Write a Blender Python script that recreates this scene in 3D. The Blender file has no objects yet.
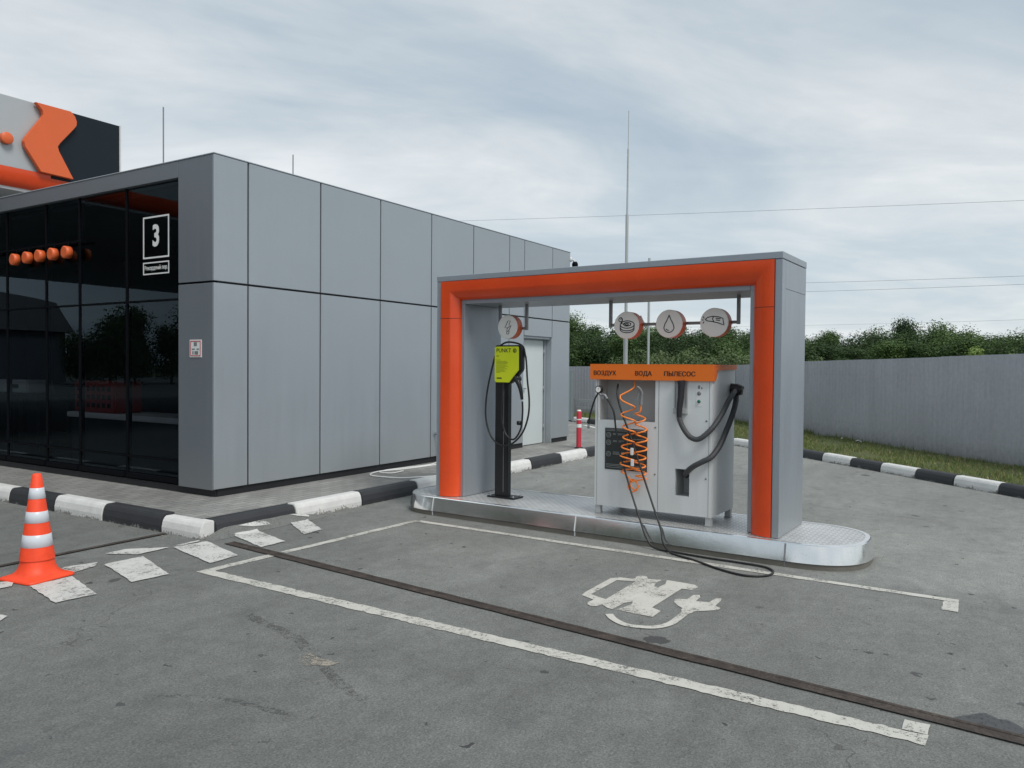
import bpy, bmesh, math, random
from mathutils import Vector, Matrix, noise as mn
R = math.radians
scene = bpy.context.scene
col = scene.collection
rnd = random.Random(7)

# ------------------------------------------------------------------ materials
def newmat(name):
    m = bpy.data.materials.new(name); m.use_nodes = True
    nt = m.node_tree; b = nt.nodes['Principled BSDF']
    return m, nt, b
def N(nt, t, **kw):
    n = nt.nodes.new(t)
    for k, v in kw.items():
        if k in n.inputs: n.inputs[k].default_value = v
        else: setattr(n, k, v)
    return n
def L(nt, a, b): nt.links.new(a, b)
def noise(nt, vec, scale, detail=4, rough=.55, dist=0):
    n = N(nt, 'ShaderNodeTexNoise'); n.inputs['Scale'].default_value = scale
    n.inputs['Detail'].default_value = detail; n.inputs['Roughness'].default_value = rough
    n.inputs['Distortion'].default_value = dist
    if vec is not None: L(nt, vec, n.inputs['Vector'])
    return n.outputs['Fac']
def ramp(nt, fac, stops, interp='LINEAR'):
    r = N(nt, 'ShaderNodeValToRGB'); cr = r.color_ramp; cr.interpolation = interp
    while len(cr.elements) < len(stops): cr.elements.new(.5)
    for e, (p, c) in zip(cr.elements, stops):
        e.position = p; e.color = (c if len(c) == 4 else (*c, 1)) if not isinstance(c, (int, float)) else (c, c, c, 1)
    L(nt, fac, r.inputs['Fac']); return r.outputs['Color']
def mix(nt, fac, a, b, mode='MIX'):
    m = N(nt, 'ShaderNodeMix', data_type='RGBA', blend_type=mode)
    for s, v in ((0, fac), (6, a), (7, b)):
        if hasattr(v, 'is_linked'): L(nt, v, m.inputs[s])
        elif s == 0: m.inputs[s].default_value = v
        else: m.inputs[s].default_value = (*v, 1) if len(v) == 3 else v
    return m.outputs[2]
def math_(nt, op, a, b=None):
    m = N(nt, 'ShaderNodeMath', operation=op)
    for i, v in enumerate((a, b)):
        if v is None: continue
        if hasattr(v, 'is_linked'): L(nt, v, m.inputs[i])
        else: m.inputs[i].default_value = v
    return m.outputs[0]
def bump(nt, b, h, strength=.3, dist=.01):
    bp = N(nt, 'ShaderNodeBump'); bp.inputs['Strength'].default_value = strength
    bp.inputs['Distance'].default_value = dist
    L(nt, h, bp.inputs['Height']); L(nt, bp.outputs['Normal'], b.inputs['Normal'])
def simple(name, c, rough=.5, metal=0, var=.06, scale=3, bumpy=0, bscale=40, spec=None, coat=0):
    m, nt, b = newmat(name)
    g = N(nt, 'ShaderNodeNewGeometry').outputs['Position']
    n1 = noise(nt, g, scale, 5, .6)
    n2 = noise(nt, g, scale * 14, 3, .6)
    f = math_(nt, 'ADD', math_(nt, 'MULTIPLY', n1, .7), math_(nt, 'MULTIPLY', n2, .3))
    lo = tuple(x * (1 - var) for x in c); hi = tuple(min(1, x * (1 + var)) for x in c)
    L(nt, ramp(nt, f, [(.3, lo), (.7, hi)]), b.inputs['Base Color'])
    L(nt, ramp(nt, n1, [(.3, max(.02, rough - .07)), (.7, min(1, rough + .07))]), b.inputs['Roughness'])
    b.inputs['Metallic'].default_value = metal
    if spec is not None: b.inputs['Specular IOR Level'].default_value = spec
    if coat: b.inputs['Coat Weight'].default_value = coat
    if bumpy: bump(nt, b, noise(nt, g, bscale, 4), bumpy, .004)
    return m
def emis(name, c, s, base=None):
    m, nt, b = newmat(name)
    b.inputs['Base Color'].default_value = (*(base or c), 1)
    b.inputs['Emission Color'].default_value = (*c, 1); b.inputs['Emission Strength'].default_value = s
    return m

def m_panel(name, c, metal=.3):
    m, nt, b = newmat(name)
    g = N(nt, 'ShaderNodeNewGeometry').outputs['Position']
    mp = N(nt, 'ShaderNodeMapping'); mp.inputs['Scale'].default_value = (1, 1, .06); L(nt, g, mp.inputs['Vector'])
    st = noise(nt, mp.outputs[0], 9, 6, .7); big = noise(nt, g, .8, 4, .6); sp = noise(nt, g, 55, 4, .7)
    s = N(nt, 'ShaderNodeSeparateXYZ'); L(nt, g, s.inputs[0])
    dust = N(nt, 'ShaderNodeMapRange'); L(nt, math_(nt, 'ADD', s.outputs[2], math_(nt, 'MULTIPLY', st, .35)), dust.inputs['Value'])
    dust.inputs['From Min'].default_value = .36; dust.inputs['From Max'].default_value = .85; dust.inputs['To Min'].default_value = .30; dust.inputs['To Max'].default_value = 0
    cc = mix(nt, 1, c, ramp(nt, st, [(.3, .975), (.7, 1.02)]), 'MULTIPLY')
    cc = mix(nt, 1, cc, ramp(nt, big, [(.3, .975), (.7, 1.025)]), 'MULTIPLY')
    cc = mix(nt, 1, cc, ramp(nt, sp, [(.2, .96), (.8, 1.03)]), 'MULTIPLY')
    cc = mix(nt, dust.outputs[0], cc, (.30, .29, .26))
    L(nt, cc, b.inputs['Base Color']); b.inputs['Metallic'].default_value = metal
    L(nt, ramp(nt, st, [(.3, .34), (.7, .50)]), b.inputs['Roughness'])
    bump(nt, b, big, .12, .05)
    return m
def m_asphalt():
    m, nt, b = newmat('asphalt')
    g = N(nt, 'ShaderNodeNewGeometry').outputs['Position']
    big = noise(nt, g, .22, 5, .6, .4)
    mid = noise(nt, g, 1.3, 6, .65, .3)
    fine = noise(nt, g, 95, 3, .7)
    grit = N(nt, 'ShaderNodeTexVoronoi'); grit.inputs['Scale'].default_value = 130; L(nt, g, grit.inputs['Vector'])
    # long drag marks roughly along the bay
    mp = N(nt, 'ShaderNodeMapping'); mp.inputs['Rotation'].default_value = (0, 0, R(-35)); mp.inputs['Scale'].default_value = (.35, 2.6, 1)
    L(nt, g, mp.inputs['Vector']); streak = noise(nt, mp.outputs[0], 1.1, 6, .65, .5)
    # slow change from the bluish foreground to the paler yard behind the island
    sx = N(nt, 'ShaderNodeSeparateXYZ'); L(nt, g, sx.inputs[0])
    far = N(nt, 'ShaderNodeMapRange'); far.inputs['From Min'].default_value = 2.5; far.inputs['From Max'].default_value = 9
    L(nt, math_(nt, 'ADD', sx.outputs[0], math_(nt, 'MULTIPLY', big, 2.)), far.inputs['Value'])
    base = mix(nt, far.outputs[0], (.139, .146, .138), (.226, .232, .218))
    c = mix(nt, 1, base, ramp(nt, big, [(.3, .80), (.7, 1.16)]), 'MULTIPLY')
    c = mix(nt, 1, c, ramp(nt, mid, [(.25, .82), (.5, .99), (.75, 1.13)]), 'MULTIPLY')
    c = mix(nt, 1, c, ramp(nt, streak, [(.3, .90), (.55, 1.0), (.8, 1.12)]), 'MULTIPLY')
    c = mix(nt, 1, c, ramp(nt, fine, [(.28, .62), (.5, 1.0), (.72, 1.4)]), 'MULTIPLY')
    c = mix(nt, 1, c, ramp(nt, grit.outputs['Color'], [(0, .82), (1, 1.18)]), 'MULTIPLY')
    m2 = noise(nt, g, 7.5, 6, .7, .2)
    c = mix(nt, 1, c, ramp(nt, m2, [(.3, .84), (.5, 1.0), (.7, 1.13)]), 'MULTIPLY')
    m3 = noise(nt, g, 28, 4, .75)
    c = mix(nt, 1, c, ramp(nt, m3, [(.3, .91), (.5, 1.0), (.7, 1.09)]), 'MULTIPLY')
    # small dark drips, each warped and with its own strength
    for sc_, r_, th in ((1.25, .045, .25), (2.6, .060, .42), (.47, .040, .40), (5.5, .08, .60)):
        wv = N(nt, 'ShaderNodeTexNoise'); wv.inputs['Scale'].default_value = 16; wv.inputs['Detail'].default_value = 4; L(nt, g, wv.inputs['Vector'])
        ad = N(nt, 'ShaderNodeVectorMath', operation='MULTIPLY_ADD'); L(nt, wv.outputs['Color'], ad.inputs[0])
        ad.inputs[1].default_value = (.13, .13, .0); L(nt, g, ad.inputs[2])
        fl = N(nt, 'ShaderNodeVectorMath', operation='MULTIPLY'); L(nt, ad.outputs[0], fl.inputs[0]); fl.inputs[1].default_value = (1, 1, 0)
        v = N(nt, 'ShaderNodeTexVoronoi', voronoi_dimensions='2D'); v.inputs['Scale'].default_value = sc_; L(nt, fl.outputs[0], v.inputs['Vector'])
        sv = N(nt, 'ShaderNodeSeparateColor'); L(nt, v.outputs['Color'], sv.inputs[0])
        lim = math_(nt, 'MULTIPLY', sv.outputs[1], r_)
        inside = math_(nt, 'LESS_THAN', v.outputs['Distance'], lim)
        on = math_(nt, 'GREATER_THAN', sv.outputs[0], th)
        k = math_(nt, 'MULTIPLY', math_(nt, 'MULTIPLY', inside, on), math_(nt, 'MULTIPLY', sv.outputs[2], 1.0))
        c = mix(nt, k, c, (.045, .045, .046))
    # faint wide oil shadows
    blot = noise(nt, g, .9, 5, .7, 1.2)
    c = mix(nt, ramp(nt, blot, [(.56, 0), (.72, .40)]), c, (.085, .085, .088))
    # fine cracks
    cw = N(nt, 'ShaderNodeTexVoronoi', feature='DISTANCE_TO_EDGE', voronoi_dimensions='2D'); cw.inputs['Scale'].default_value = .34
    wn = N(nt, 'ShaderNodeTexNoise'); wn.inputs['Scale'].default_value = 2.2; wn.inputs['Detail'].default_value = 7; L(nt, g, wn.inputs['Vector'])
    wa = N(nt, 'ShaderNodeVectorMath', operation='MULTIPLY_ADD'); L(nt, wn.outputs['Color'], wa.inputs[0]); wa.inputs[1].default_value = (.9, .9, 0); L(nt, g, wa.inputs[2])
    L(nt, wa.outputs[0], cw.inputs['Vector'])
    ck = math_(nt, 'MULTIPLY', math_(nt, 'LESS_THAN', cw.outputs['Distance'], .0022), math_(nt, 'GREATER_THAN', noise(nt, g, .5, 2), .54))
    c = mix(nt, math_(nt, 'MULTIPLY', ck, .55), c, (.06, .06, .058))
    L(nt, c, b.inputs['Base Color'])
    L(nt, ramp(nt, mid, [(.3, .78), (.7, .95)]), b.inputs['Roughness'])
    bump(nt, b, math_(nt, 'ADD', fine, grit.outputs['Distance']), .5, .004)
    return m
def m_paint(name, c, wear=.5, rough=.6):
    m, nt, b = newmat(name)
    g = N(nt, 'ShaderNodeNewGeometry').outputs['Position']
    n1 = noise(nt, g, 4, 6, .7); n2 = noise(nt, g, 38, 5, .75); n3 = noise(nt, g, 140, 2, .7)
    f = math_(nt, 'ADD', math_(nt, 'MULTIPLY', n1, .35), math_(nt, 'ADD', math_(nt, 'MULTIPLY', n2, .4), math_(nt, 'MULTIPLY', n3, .25)))
    L(nt, ramp(nt, n1, [(.3, tuple(x * .84 for x in c)), (.7, c)]), b.inputs['Base Color'])
    b.inputs['Roughness'].default_value = rough
    tr = N(nt, 'ShaderNodeBsdfTransparent'); ms = N(nt, 'ShaderNodeMixShader')
    L(nt, ramp(nt, f, [(wear - .05, 1.0), (wear + .03, .0)]), ms.inputs[0])
    L(nt, b.outputs[0], ms.inputs[1]); L(nt, tr.outputs[0], ms.inputs[2])
    out = [n for n in nt.nodes if n.type == 'OUTPUT_MATERIAL'][0]; L(nt, ms.outputs[0], out.inputs[0])
    bump(nt, b, n3, .3, .002)
    return m
def m_kerb(name, c, chip):
    m, nt, b = newmat(name)
    g = N(nt, 'ShaderNodeNewGeometry').outputs['Position']
    n1 = noise(nt, g, 5, 6, .7); n2 = noise(nt, g, 45, 5, .7)
    sx = N(nt, 'ShaderNodeSeparateXYZ'); L(nt, g, sx.inputs[0])
    low = N(nt, 'ShaderNodeMapRange'); L(nt, sx.outputs[2], low.inputs['Value'])
    low.inputs['From Min'].default_value = .0; low.inputs['From Max'].default_value = .06; low.inputs['To Min'].default_value = .16; low.inputs['To Max'].default_value = 0
    f = math_(nt, 'ADD', math_(nt, 'ADD', math_(nt, 'MULTIPLY', n1, .5), math_(nt, 'MULTIPLY', n2, .5)), low.outputs[0])
    cc = mix(nt, ramp(nt, f, [(chip, 0), (chip + .05, 1)]), c, (.24, .235, .22))
    cc = mix(nt, 1, cc, ramp(nt, n1, [(.3, .8), (.65, 1.0)]), 'MULTIPLY')
    L(nt, cc, b.inputs['Base Color']); b.inputs['Roughness'].default_value = .62
    bump(nt, b, n2, .5, .006)
    return m
def m_pavers():
    m, nt, b = newmat('paving')
    g = N(nt, 'ShaderNodeNewGeometry').outputs['Position']
    br = N(nt, 'ShaderNodeTexBrick'); L(nt, g, br.inputs['Vector'])
    for k, v in (('Scale', 1.0), ('Mortar Size', .005), ('Brick Width', .2), ('Row Height', .1), ('Mortar Smooth', .2)): br.inputs[k].default_value = v
    br.inputs['Color1'].default_value = (.27, .27, .255, 1); br.inputs['Color2'].default_value = (.215, .213, .205, 1); br.inputs['Mortar'].default_value = (.12, .118, .108, 1)
    n1 = noise(nt, g, .9, 6, .65, .5); n2 = noise(nt, g, 60, 4, .7)
    c = mix(nt, 1, br.outputs['Color'], ramp(nt, n1, [(.3, .74), (.7, 1.24)]), 'MULTIPLY')
    c = mix(nt, 1, c, ramp(nt, n2, [(.3, .8), (.7, 1.2)]), 'MULTIPLY')
    L(nt, c, b.inputs['Base Color']); b.inputs['Roughness'].default_value = .85
    bump(nt, b, math_(nt, 'SUBTRACT', n2, math_(nt, 'MULTIPLY', br.outputs['Fac'], 2.)), .5, .004)
    return m
def m_glass():
    m, nt, b = newmat('tinted_glass')
    nt.nodes.remove(b)
    gl = N(nt, 'ShaderNodeBsdfGlossy'); gl.inputs['Roughness'].default_value = .0; gl.inputs['Color'].default_value = (.66, .86, 1, 1)
    tr = N(nt, 'ShaderNodeBsdfTransparent'); tr.inputs['Color'].default_value = (.34, .37, .40, 1)
    fr = N(nt, 'ShaderNodeFresnel'); fr.inputs['IOR'].default_value = 1.5
    g = N(nt, 'ShaderNodeNewGeometry').outputs['Position']
    bp = N(nt, 'ShaderNodeBump'); bp.inputs['Strength'].default_value = .06; bp.inputs['Distance'].default_value = .02
    L(nt, noise(nt, g, .7, 1), bp.inputs['Height'])
    L(nt, bp.outputs[0], gl.inputs['Normal'])
    ms = N(nt, 'ShaderNodeMixShader'); L(nt, math_(nt, 'ADD', math_(nt, 'MULTIPLY', fr.outputs[0], .54), .004), ms.inputs[0])
    L(nt, tr.outputs[0], ms.inputs[1]); L(nt, gl.outputs[0], ms.inputs[2])
    out = [n for n in nt.nodes if n.type == 'OUTPUT_MATERIAL'][0]; L(nt, ms.outputs[0], out.inputs[0])
    return m
def m_leaf(name, dark, light, scale=.6):
    m, nt, b = newmat(name)
    g = N(nt, 'ShaderNodeTexCoord').outputs['Object']
    oi = N(nt, 'ShaderNodeObjectInfo')
    geo = N(nt, 'ShaderNodeNewGeometry')
    n1 = noise(nt, g, scale, 3, .6)
    f = math_(nt, 'ADD', math_(nt, 'MULTIPLY', n1, .5), math_(nt, 'ADD', math_(nt, 'MULTIPLY', oi.outputs['Random'], .36), math_(nt, 'MULTIPLY', geo.outputs['Random Per Island'], .22)))
    c = ramp(nt, f, [(.3, dark), (.78, light)])
    L(nt, c, b.inputs['Base Color']); b.inputs['Roughness'].default_value = .6
    b.inputs['Specular IOR Level'].default_value = .25
    tl = N(nt, 'ShaderNodeBsdfTranslucent'); L(nt, c, tl.inputs[0]); ms = N(nt, 'ShaderNodeMixShader'); ms.inputs[0].default_value = .25
    L(nt, b.outputs[0], ms.inputs[1]); L(nt, tl.outputs[0], ms.inputs[2])
    out = [n for n in nt.nodes if n.type == 'OUTPUT_MATERIAL'][0]; L(nt, ms.outputs[0], out.inputs[0])
    return m
def m_tread():
    m, nt, b = newmat('tread_plate')
    g = N(nt, 'ShaderNodeTexCoord').outputs['Object']
    def bars(rot, off):
        mp = N(nt, 'ShaderNodeMapping'); mp.inputs['Rotation'].default_value = (0, 0, R(rot)); mp.inputs['Location'].default_value = off
        L(nt, g, mp.inputs['Vector'])
        s = N(nt, 'ShaderNodeSeparateXYZ'); L(nt, mp.outputs[0], s.inputs[0])
        fx = math_(nt, 'ABSOLUTE', math_(nt, 'SUBTRACT', math_(nt, 'FRACT', math_(nt, 'MULTIPLY', s.outputs[0], 18)), .5))
        fy = math_(nt, 'ABSOLUTE', math_(nt, 'SUBTRACT', math_(nt, 'FRACT', math_(nt, 'MULTIPLY', s.outputs[1], 18)), .5))
        return math_(nt, 'MULTIPLY', math_(nt, 'LESS_THAN', fx, .12), math_(nt, 'LESS_THAN', fy, .36))
    h = math_(nt, 'MAXIMUM', bars(45, (0, 0, 0)), bars(-45, (.027, .027, 0)))
    n1 = noise(nt, g, 2.2, 5, .65)
    c = mix(nt, h, (.52, .525, .52), (.74, .75, .75))
    c = mix(nt, 1, c, ramp(nt, n1, [(.3, .75), (.7, 1.1)]), 'MULTIPLY')
    L(nt, c, b.inputs['Base Color']); b.inputs['Metallic'].default_value = .55; b.inputs['Roughness'].default_value = .45
    bump(nt, b, h, .6, .004)
    return m
def m_steel():
    m, nt, b = newmat('brushed_steel')
    g = N(nt, 'ShaderNodeTexCoord').outputs['Object']
    mp = N(nt, 'ShaderNodeMapping'); mp.inputs['Scale'].default_value = (1, 1, 60); L(nt, g, mp.inputs['Vector'])
    n1 = noise(nt, g, 2.0, 5, .6, .4); n2 = noise(nt, mp.outputs[0], 5, 3); n3 = noise(nt, g, 30, 5, .7)
    c = mix(nt, ramp(nt, n3, [(.55, 0), (.8, .35)]), (.78, .79, .79), (.50, .49, .47))
    L(nt, c, b.inputs['Base Color']); b.inputs['Metallic'].default_value = .9
    L(nt, ramp(nt, n1, [(.3, .10), (.7, .20)]), b.inputs['Roughness'])
    bump(nt, b, math_(nt, 'ADD', n1, math_(nt, 'MULTIPLY', n2, .03)), .10, .012)
    return m
def m_orange():
    m, nt, b = newmat('orange_trim')
    g = N(nt, 'ShaderNodeNewGeometry').outputs['Position']
    n1 = noise(nt, g, 1.5, 6, .65); n2 = noise(nt, g, 25, 5, .7)
    c = ramp(nt, n1, [(.3, (.68, .058, .008)), (.7, (.80, .082, .013))])
    c = mix(nt, ramp(nt, n2, [(.52, 0), (.8, .3)]), c, (.42, .08, .03))
    L(nt, c, b.inputs['Base Color']); b.inputs['Roughness'].default_value = .3
    b.inputs['Coat Weight'].default_value = .15
    return m
def m_fence():
    m, nt, b = newmat('galvanised_sheet')
    g = N(nt, 'ShaderNodeNewGeometry').outputs['Position']
    mp = N(nt, 'ShaderNodeMapping'); mp.inputs['Scale'].default_value = (1, 1, .12); L(nt, g, mp.inputs['Vector'])
    n1 = noise(nt, mp.outputs[0], 2.2, 6, .7); n2 = noise(nt, g, 14, 5, .7); n3 = noise(nt, g, .6, 3)
    c = ramp(nt, n1, [(.3, (.375, .385, .42)), (.7, (.43, .44, .475))])
    c = mix(nt, 1, c, ramp(nt, n2, [(.3, .9), (.7, 1.08)]), 'MULTIPLY')
    c = mix(nt, 1, c, ramp(nt, n3, [(.3, .92), (.7, 1.06)]), 'MULTIPLY')
    s = N(nt, 'ShaderNodeSeparateXYZ'); L(nt, g, s.inputs[0])
    mud = N(nt, 'ShaderNodeMapRange'); L(nt, math_(nt, 'ADD', s.outputs[2], math_(nt, 'MULTIPLY', n2, .3)), mud.inputs['Value'])
    mud.inputs['From Min'].default_value = .18; mud.inputs['From Max'].default_value = .55; mud.inputs['To Min'].default_value = .55; mud.inputs['To Max'].default_value = 0
    c = mix(nt, mud.outputs[0], c, (.14, .135, .11))
    L(nt, c, b.inputs['Base Color']); b.inputs['Metallic'].default_value = .25; b.inputs['Roughness'].default_value = .5
    return m
def m_rust():
    m, nt, b = newmat('rusty_steel')
    g = N(nt, 'ShaderNodeNewGeometry').outputs['Position']
    n1 = noise(nt, g, 9, 6, .7); n2 = noise(nt, g, 60, 4)
    c = ramp(nt, math_(nt, 'ADD', math_(nt, 'MULTIPLY', n1, .6), math_(nt, 'MULTIPLY', n2, .4)), [(.32, (.018, .014, .012)), (.5, (.042, .031, .025)), (.7, (.10, .078, .06))])
    L(nt, c, b.inputs['Base Color']); b.inputs['Roughness'].default_value = .75
    bump(nt, b, n2, .6, .004)
    return m
def m_soil():
    m, nt, b = newmat('turf_soil')
    g = N(nt, 'ShaderNodeNewGeometry').outputs['Position']
    n1 = noise(nt, g, 3, 6, .7); n2 = noise(nt, g, 40, 4, .7)
    c = ramp(nt, math_(nt, 'ADD', math_(nt, 'MULTIPLY', n1, .6), math_(nt, 'MULTIPLY', n2, .4)), [(.35, (.06, .08, .025)), (.55, (.09, .105, .04)), (.7, (.15, .13, .08))])
    L(nt, c, b.inputs['Base Color']); b.inputs['Roughness'].default_value = .95; bump(nt, b, n2, .8, .02)
    return m

M = dict(
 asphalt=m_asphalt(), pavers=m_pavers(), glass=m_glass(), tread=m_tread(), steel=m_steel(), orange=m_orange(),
 fence=m_fence(), rust=m_rust(), soil=m_soil(),
 line=m_paint('bay_line_paint', (.56, .55, .50), .455), zebra=m_paint('chequer_paint', (.62, .62, .59), .45), logo=m_paint('bay_symbol_paint', (.60, .585, .535), .45),
 kwhite=m_kerb('kerb_white_paint', (.74, .74, .72), .60), kblack=m_kerb('kerb_black_paint', (.035, .037, .042), .66),
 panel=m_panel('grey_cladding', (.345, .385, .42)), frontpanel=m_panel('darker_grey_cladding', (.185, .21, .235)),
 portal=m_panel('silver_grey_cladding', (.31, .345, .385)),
 seam=simple('black_joint', (.012, .013, .016), .6), black=simple('black_frame', (.004, .005, .007), .6, spec=.06), plinth=simple('black_plinth', (.014, .015, .018), .5),
 door=simple('pale_door_paint', (.55, .60, .60), .5, 0, .03), white=simple('white_enamel', (.72, .73, .73), .45, 0, .04), machine=m_panel('machine_white_enamel', (.70, .725, .73), 0),
 grey=simple('light_grey_enamel', (.42, .43, .43), .5), midgrey=simple('mid_grey_steel', (.24, .25, .26), .45, .3), rubber=simple('black_rubber', (.014, .014, .015), .45), hosegrey=simple('grey_ribbed_rubber', (.055, .058, .062), .5),
 header=simple('header_orange_paint', (.80, .17, .012), .45, 0, .03), signface=simple('sign_face_cream', (.82, .81, .78), .5, 0, .02), ink=simple('black_ink', (.015, .015, .016), .5),
 yellow=simple('acid_yellow_plate', (.66, .76, .018), .4, 0, .02), charger=simple('charger_black', (.010, .012, .014), .4), ygrey=simple('plate_small_print', (.26, .30, .02), .5), board=simple('dark_info_board', (.035, .042, .042), .35), boardline=simple('board_print', (.30, .32, .32), .5),
 coil=simple('orange_coil_hose', (.95, .26, .04), .35, 0, .06), cone=None, reflect=simple('reflective_band', (.62, .65, .70), .35, 0, .05), red=simple('bollard_red', (.50, .035, .06), .45), signred=simple('notice_red', (.50, .08, .10), .5),
 whiteink=simple('white_vinyl', (.74, .75, .74), .5), green=simple('green_button', (.0, .14, .08), .3), pole=simple('galvanised_pole', (.44, .46, .46), .4, .3), wire=simple('cable_dark', (.10, .11, .12), .5), whitehose=simple('white_cable', (.74, .74, .72), .45),
 bark=simple('bark', (.10, .085, .07), .9, 0, .25, 3, .6, 8), birch=simple('pale_bark', (.42, .41, .38), .85, 0, .3, 2), stain=m_paint('oil_stain', (.05, .05, .052), .46, .4),
 roofing=simple('roofing', (.16, .16, .17), .8), soffit=simple('canopy_soffit_white', (.62, .63, .63), .5), navy=simple('dark_navy_fascia', (.012, .019, .026), .45, spec=.2), fascia=simple('fascia_grey', (.42, .445, .46), .4, .1, .02, .5), logoor=simple('logo_orange', (.72, .13, .035), .45, 0, .02),
 lampor=emis('orange_lamp', (.9, .12, .035), .75), lampdim=simple('unlit_lamp', (.20, .04, .02), .5), hall=simple('hall_sheet', (.10, .11, .13), .6), interior=simple('dark_interior', (.035, .04, .045), .7),
 crate=simple('red_crate', (.32, .03, .03), .5), counter=simple('counter_white', (.6, .6, .57), .5), teal=simple('pale_teal_sheet', (.22, .275, .285), .5, .2, .05), trash=simple('litter', (.6, .6, .58), .6),
)
M['dullsteel'] = simple('dull_stained_steel', (.20, .185, .16), .5, .4, .2, 5)
M['grit'] = simple('loose_grit', (.20, .19, .17), .9, 0, .5, 30)
M['mark'] = m_paint('tyre_rubber_mark', (.115, .117, .114), .545, .8); M['sand'] = m_paint('pale_sand', (.34, .31, .26), .50, .9)
M['nozzle'] = simple('dark_nozzle_plastic', (.022, .022, .028), .4)
M['cone'] = simple('cone_orange_pvc', (.93, .070, .018), .55, 0, .17, 12)
M['leaf1'] = m_leaf('leaves_dark', (.020, .044, .015), (.072, .125, .038))
M['leaf2'] = m_leaf('leaves_mid', (.028, .062, .018), (.100, .165, .050))
M['leaf3'] = m_leaf('leaves_willow', (.060, .100, .040), (.150, .205, .090))
M['leaf4'] = m_leaf('leaves_bright', (.12, .20, .05), (.26, .36, .10))
M['grass'] = m_leaf('grass_blades', (.065, .105, .028), (.21, .26, .085), .9)
M['dry'] = simple('dry_grass', (.30, .25, .14), .9, 0, .2)

# ------------------------------------------------------------------ mesh builder
class MB:
    def __init__(s): s.v = []; s.f = []; s.m = []; s.sm = []; s.cur = 0
    def add(s, vs, fs, smooth=False):
        o = len(s.v); s.v += [tuple(v) for v in vs]
        for f in fs: s.f.append([i + o for i in f]); s.m.append(s.cur); s.sm.append(smooth)
        return s
    def mat(s, i): s.cur = i; return s
    def box(s, x0, y0, z0, x1, y1, z1):
        vs = [(x, y, z) for x in (x0, x1) for y in (y0, y1) for z in (z0, z1)]
        return s.add(vs, [(0, 1, 3, 2), (4, 6, 7, 5), (0, 4, 5, 1), (2, 3, 7, 6), (0, 2, 6, 4), (1, 5, 7, 3)])
    def tube(s, pts, r, n=10, closed=False, rfun=None, smooth=True, caps=True):
        pts = [Vector(p) for p in pts]; k = len(pts); vs = []
        up = Vector((0, 0, 1)); prev = None
        for i, p in enumerate(pts):
            if closed: t = pts[(i + 1) % k] - pts[i - 1]
            else: t = pts[min(i + 1, k - 1)] - pts[max(i - 1, 0)]
            t = t.normalized() if t.length > 1e-9 else Vector((0, 0, 1))
            if prev is None:
                a = t.cross(up if abs(t.z) < .9 else Vector((1, 0, 0))).normalized()
            else:
                a = (prev - t * prev.dot(t)); a = a.normalized() if a.length > 1e-6 else t.orthogonal().normalized()
            prev = a; bb = t.cross(a)
            rr = rfun(i / (k - 1)) * r if rfun else r
            for j in range(n):
                w = 2 * math.pi * j / n; vs.append(p + (a * math.cos(w) + bb * math.sin(w)) * rr)
        fs = [(i * n + j, i * n + (j + 1) % n, (i + 1) * n + (j + 1) % n, (i + 1) * n + j) for i in range(k - 1) for j in range(n)]
        if closed: fs += [((k - 1) * n + j, (k - 1) * n + (j + 1) % n, (j + 1) % n, j) for j in range(n)]
        s.add(vs, fs, smooth)
        if caps and not closed: s.add(vs[:n], [tuple(range(n))[::-1]]); s.add(vs[-n:], [tuple(range(n))])
        return s
    def lathe(s, prof, c=(0, 0, 0), n=32, axis='z', smooth=True):
        vs = []
        for r, h in prof:
            for j in range(n):
                w = 2 * math.pi * j / n; a, b = r * math.cos(w), r * math.sin(w)
                p = {'z': (a, b, h), 'x': (h, a, b), 'y': (b, h, a)}[axis]
                vs.append((p[0] + c[0], p[1] + c[1], p[2] + c[2]))
        k = len(prof)
        return s.add(vs, [(i * n + j, i * n + (j + 1) % n, (i + 1) * n + (j + 1) % n, (i + 1) * n + j) for i in range(k - 1) for j in range(n)], smooth)
    def prism(s, poly, h0, h1, axis='z'):
        # poly 2D points, extruded along axis
        f = {'z': lambda a, b, h: (a, b, h), 'x': lambda a, b, h: (h, a, b), 'y': lambda a, b, h: (a, h, b)}[axis]
        n = len(poly); vs = [f(a, b, h0) for a, b in poly] + [f(a, b, h1) for a, b in poly]
        from mathutils.geometry import tessellate_polygon
        tri = tessellate_polygon([[Vector((a, b, 0)) for a, b in poly]])
        s.add(vs, [tuple(t)[::-1] for t in tri] + [tuple(i + n for i in t) for t in tri])
        return s.add(vs, [(i, (i + 1) % n, (i + 1) % n + n, i + n) for i in range(n)])
    def build(s, name, mats, parent=None, off=(0, 0, 0), bevel=0, seg=2, weld=False, recalc=True):
        me = bpy.data.meshes.new(name)
        me.from_pydata([(v[0] - off[0], v[1] - off[1], v[2] - off[2]) for v in s.v], [], s.f)
        mats = mats if isinstance(mats, (list, tuple)) else [mats]
        for m in mats: me.materials.append(m)
        me.polygons.foreach_set('material_index', s.m); me.polygons.foreach_set('use_smooth', s.sm)
        bm = bmesh.new(); bm.from_mesh(me)
        if weld or bevel: bmesh.ops.remove_doubles(bm, verts=bm.verts, dist=1e-5)
        if recalc: bmesh.ops.recalc_face_normals(bm, faces=bm.faces)
        if bevel:
            es = [e for e in bm.edges if len(e.link_faces) == 2 and e.calc_face_angle(0) > .5]
            bmesh.ops.bevel(bm, geom=es, offset=bevel, segments=seg, affect='EDGES', clamp_overlap=True, material=-1)
        bm.to_mesh(me); bm.free(); me.update()
        o = bpy.data.objects.new(name, me); col.objects.link(o)
        if parent: o.parent = parent
        return o
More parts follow.
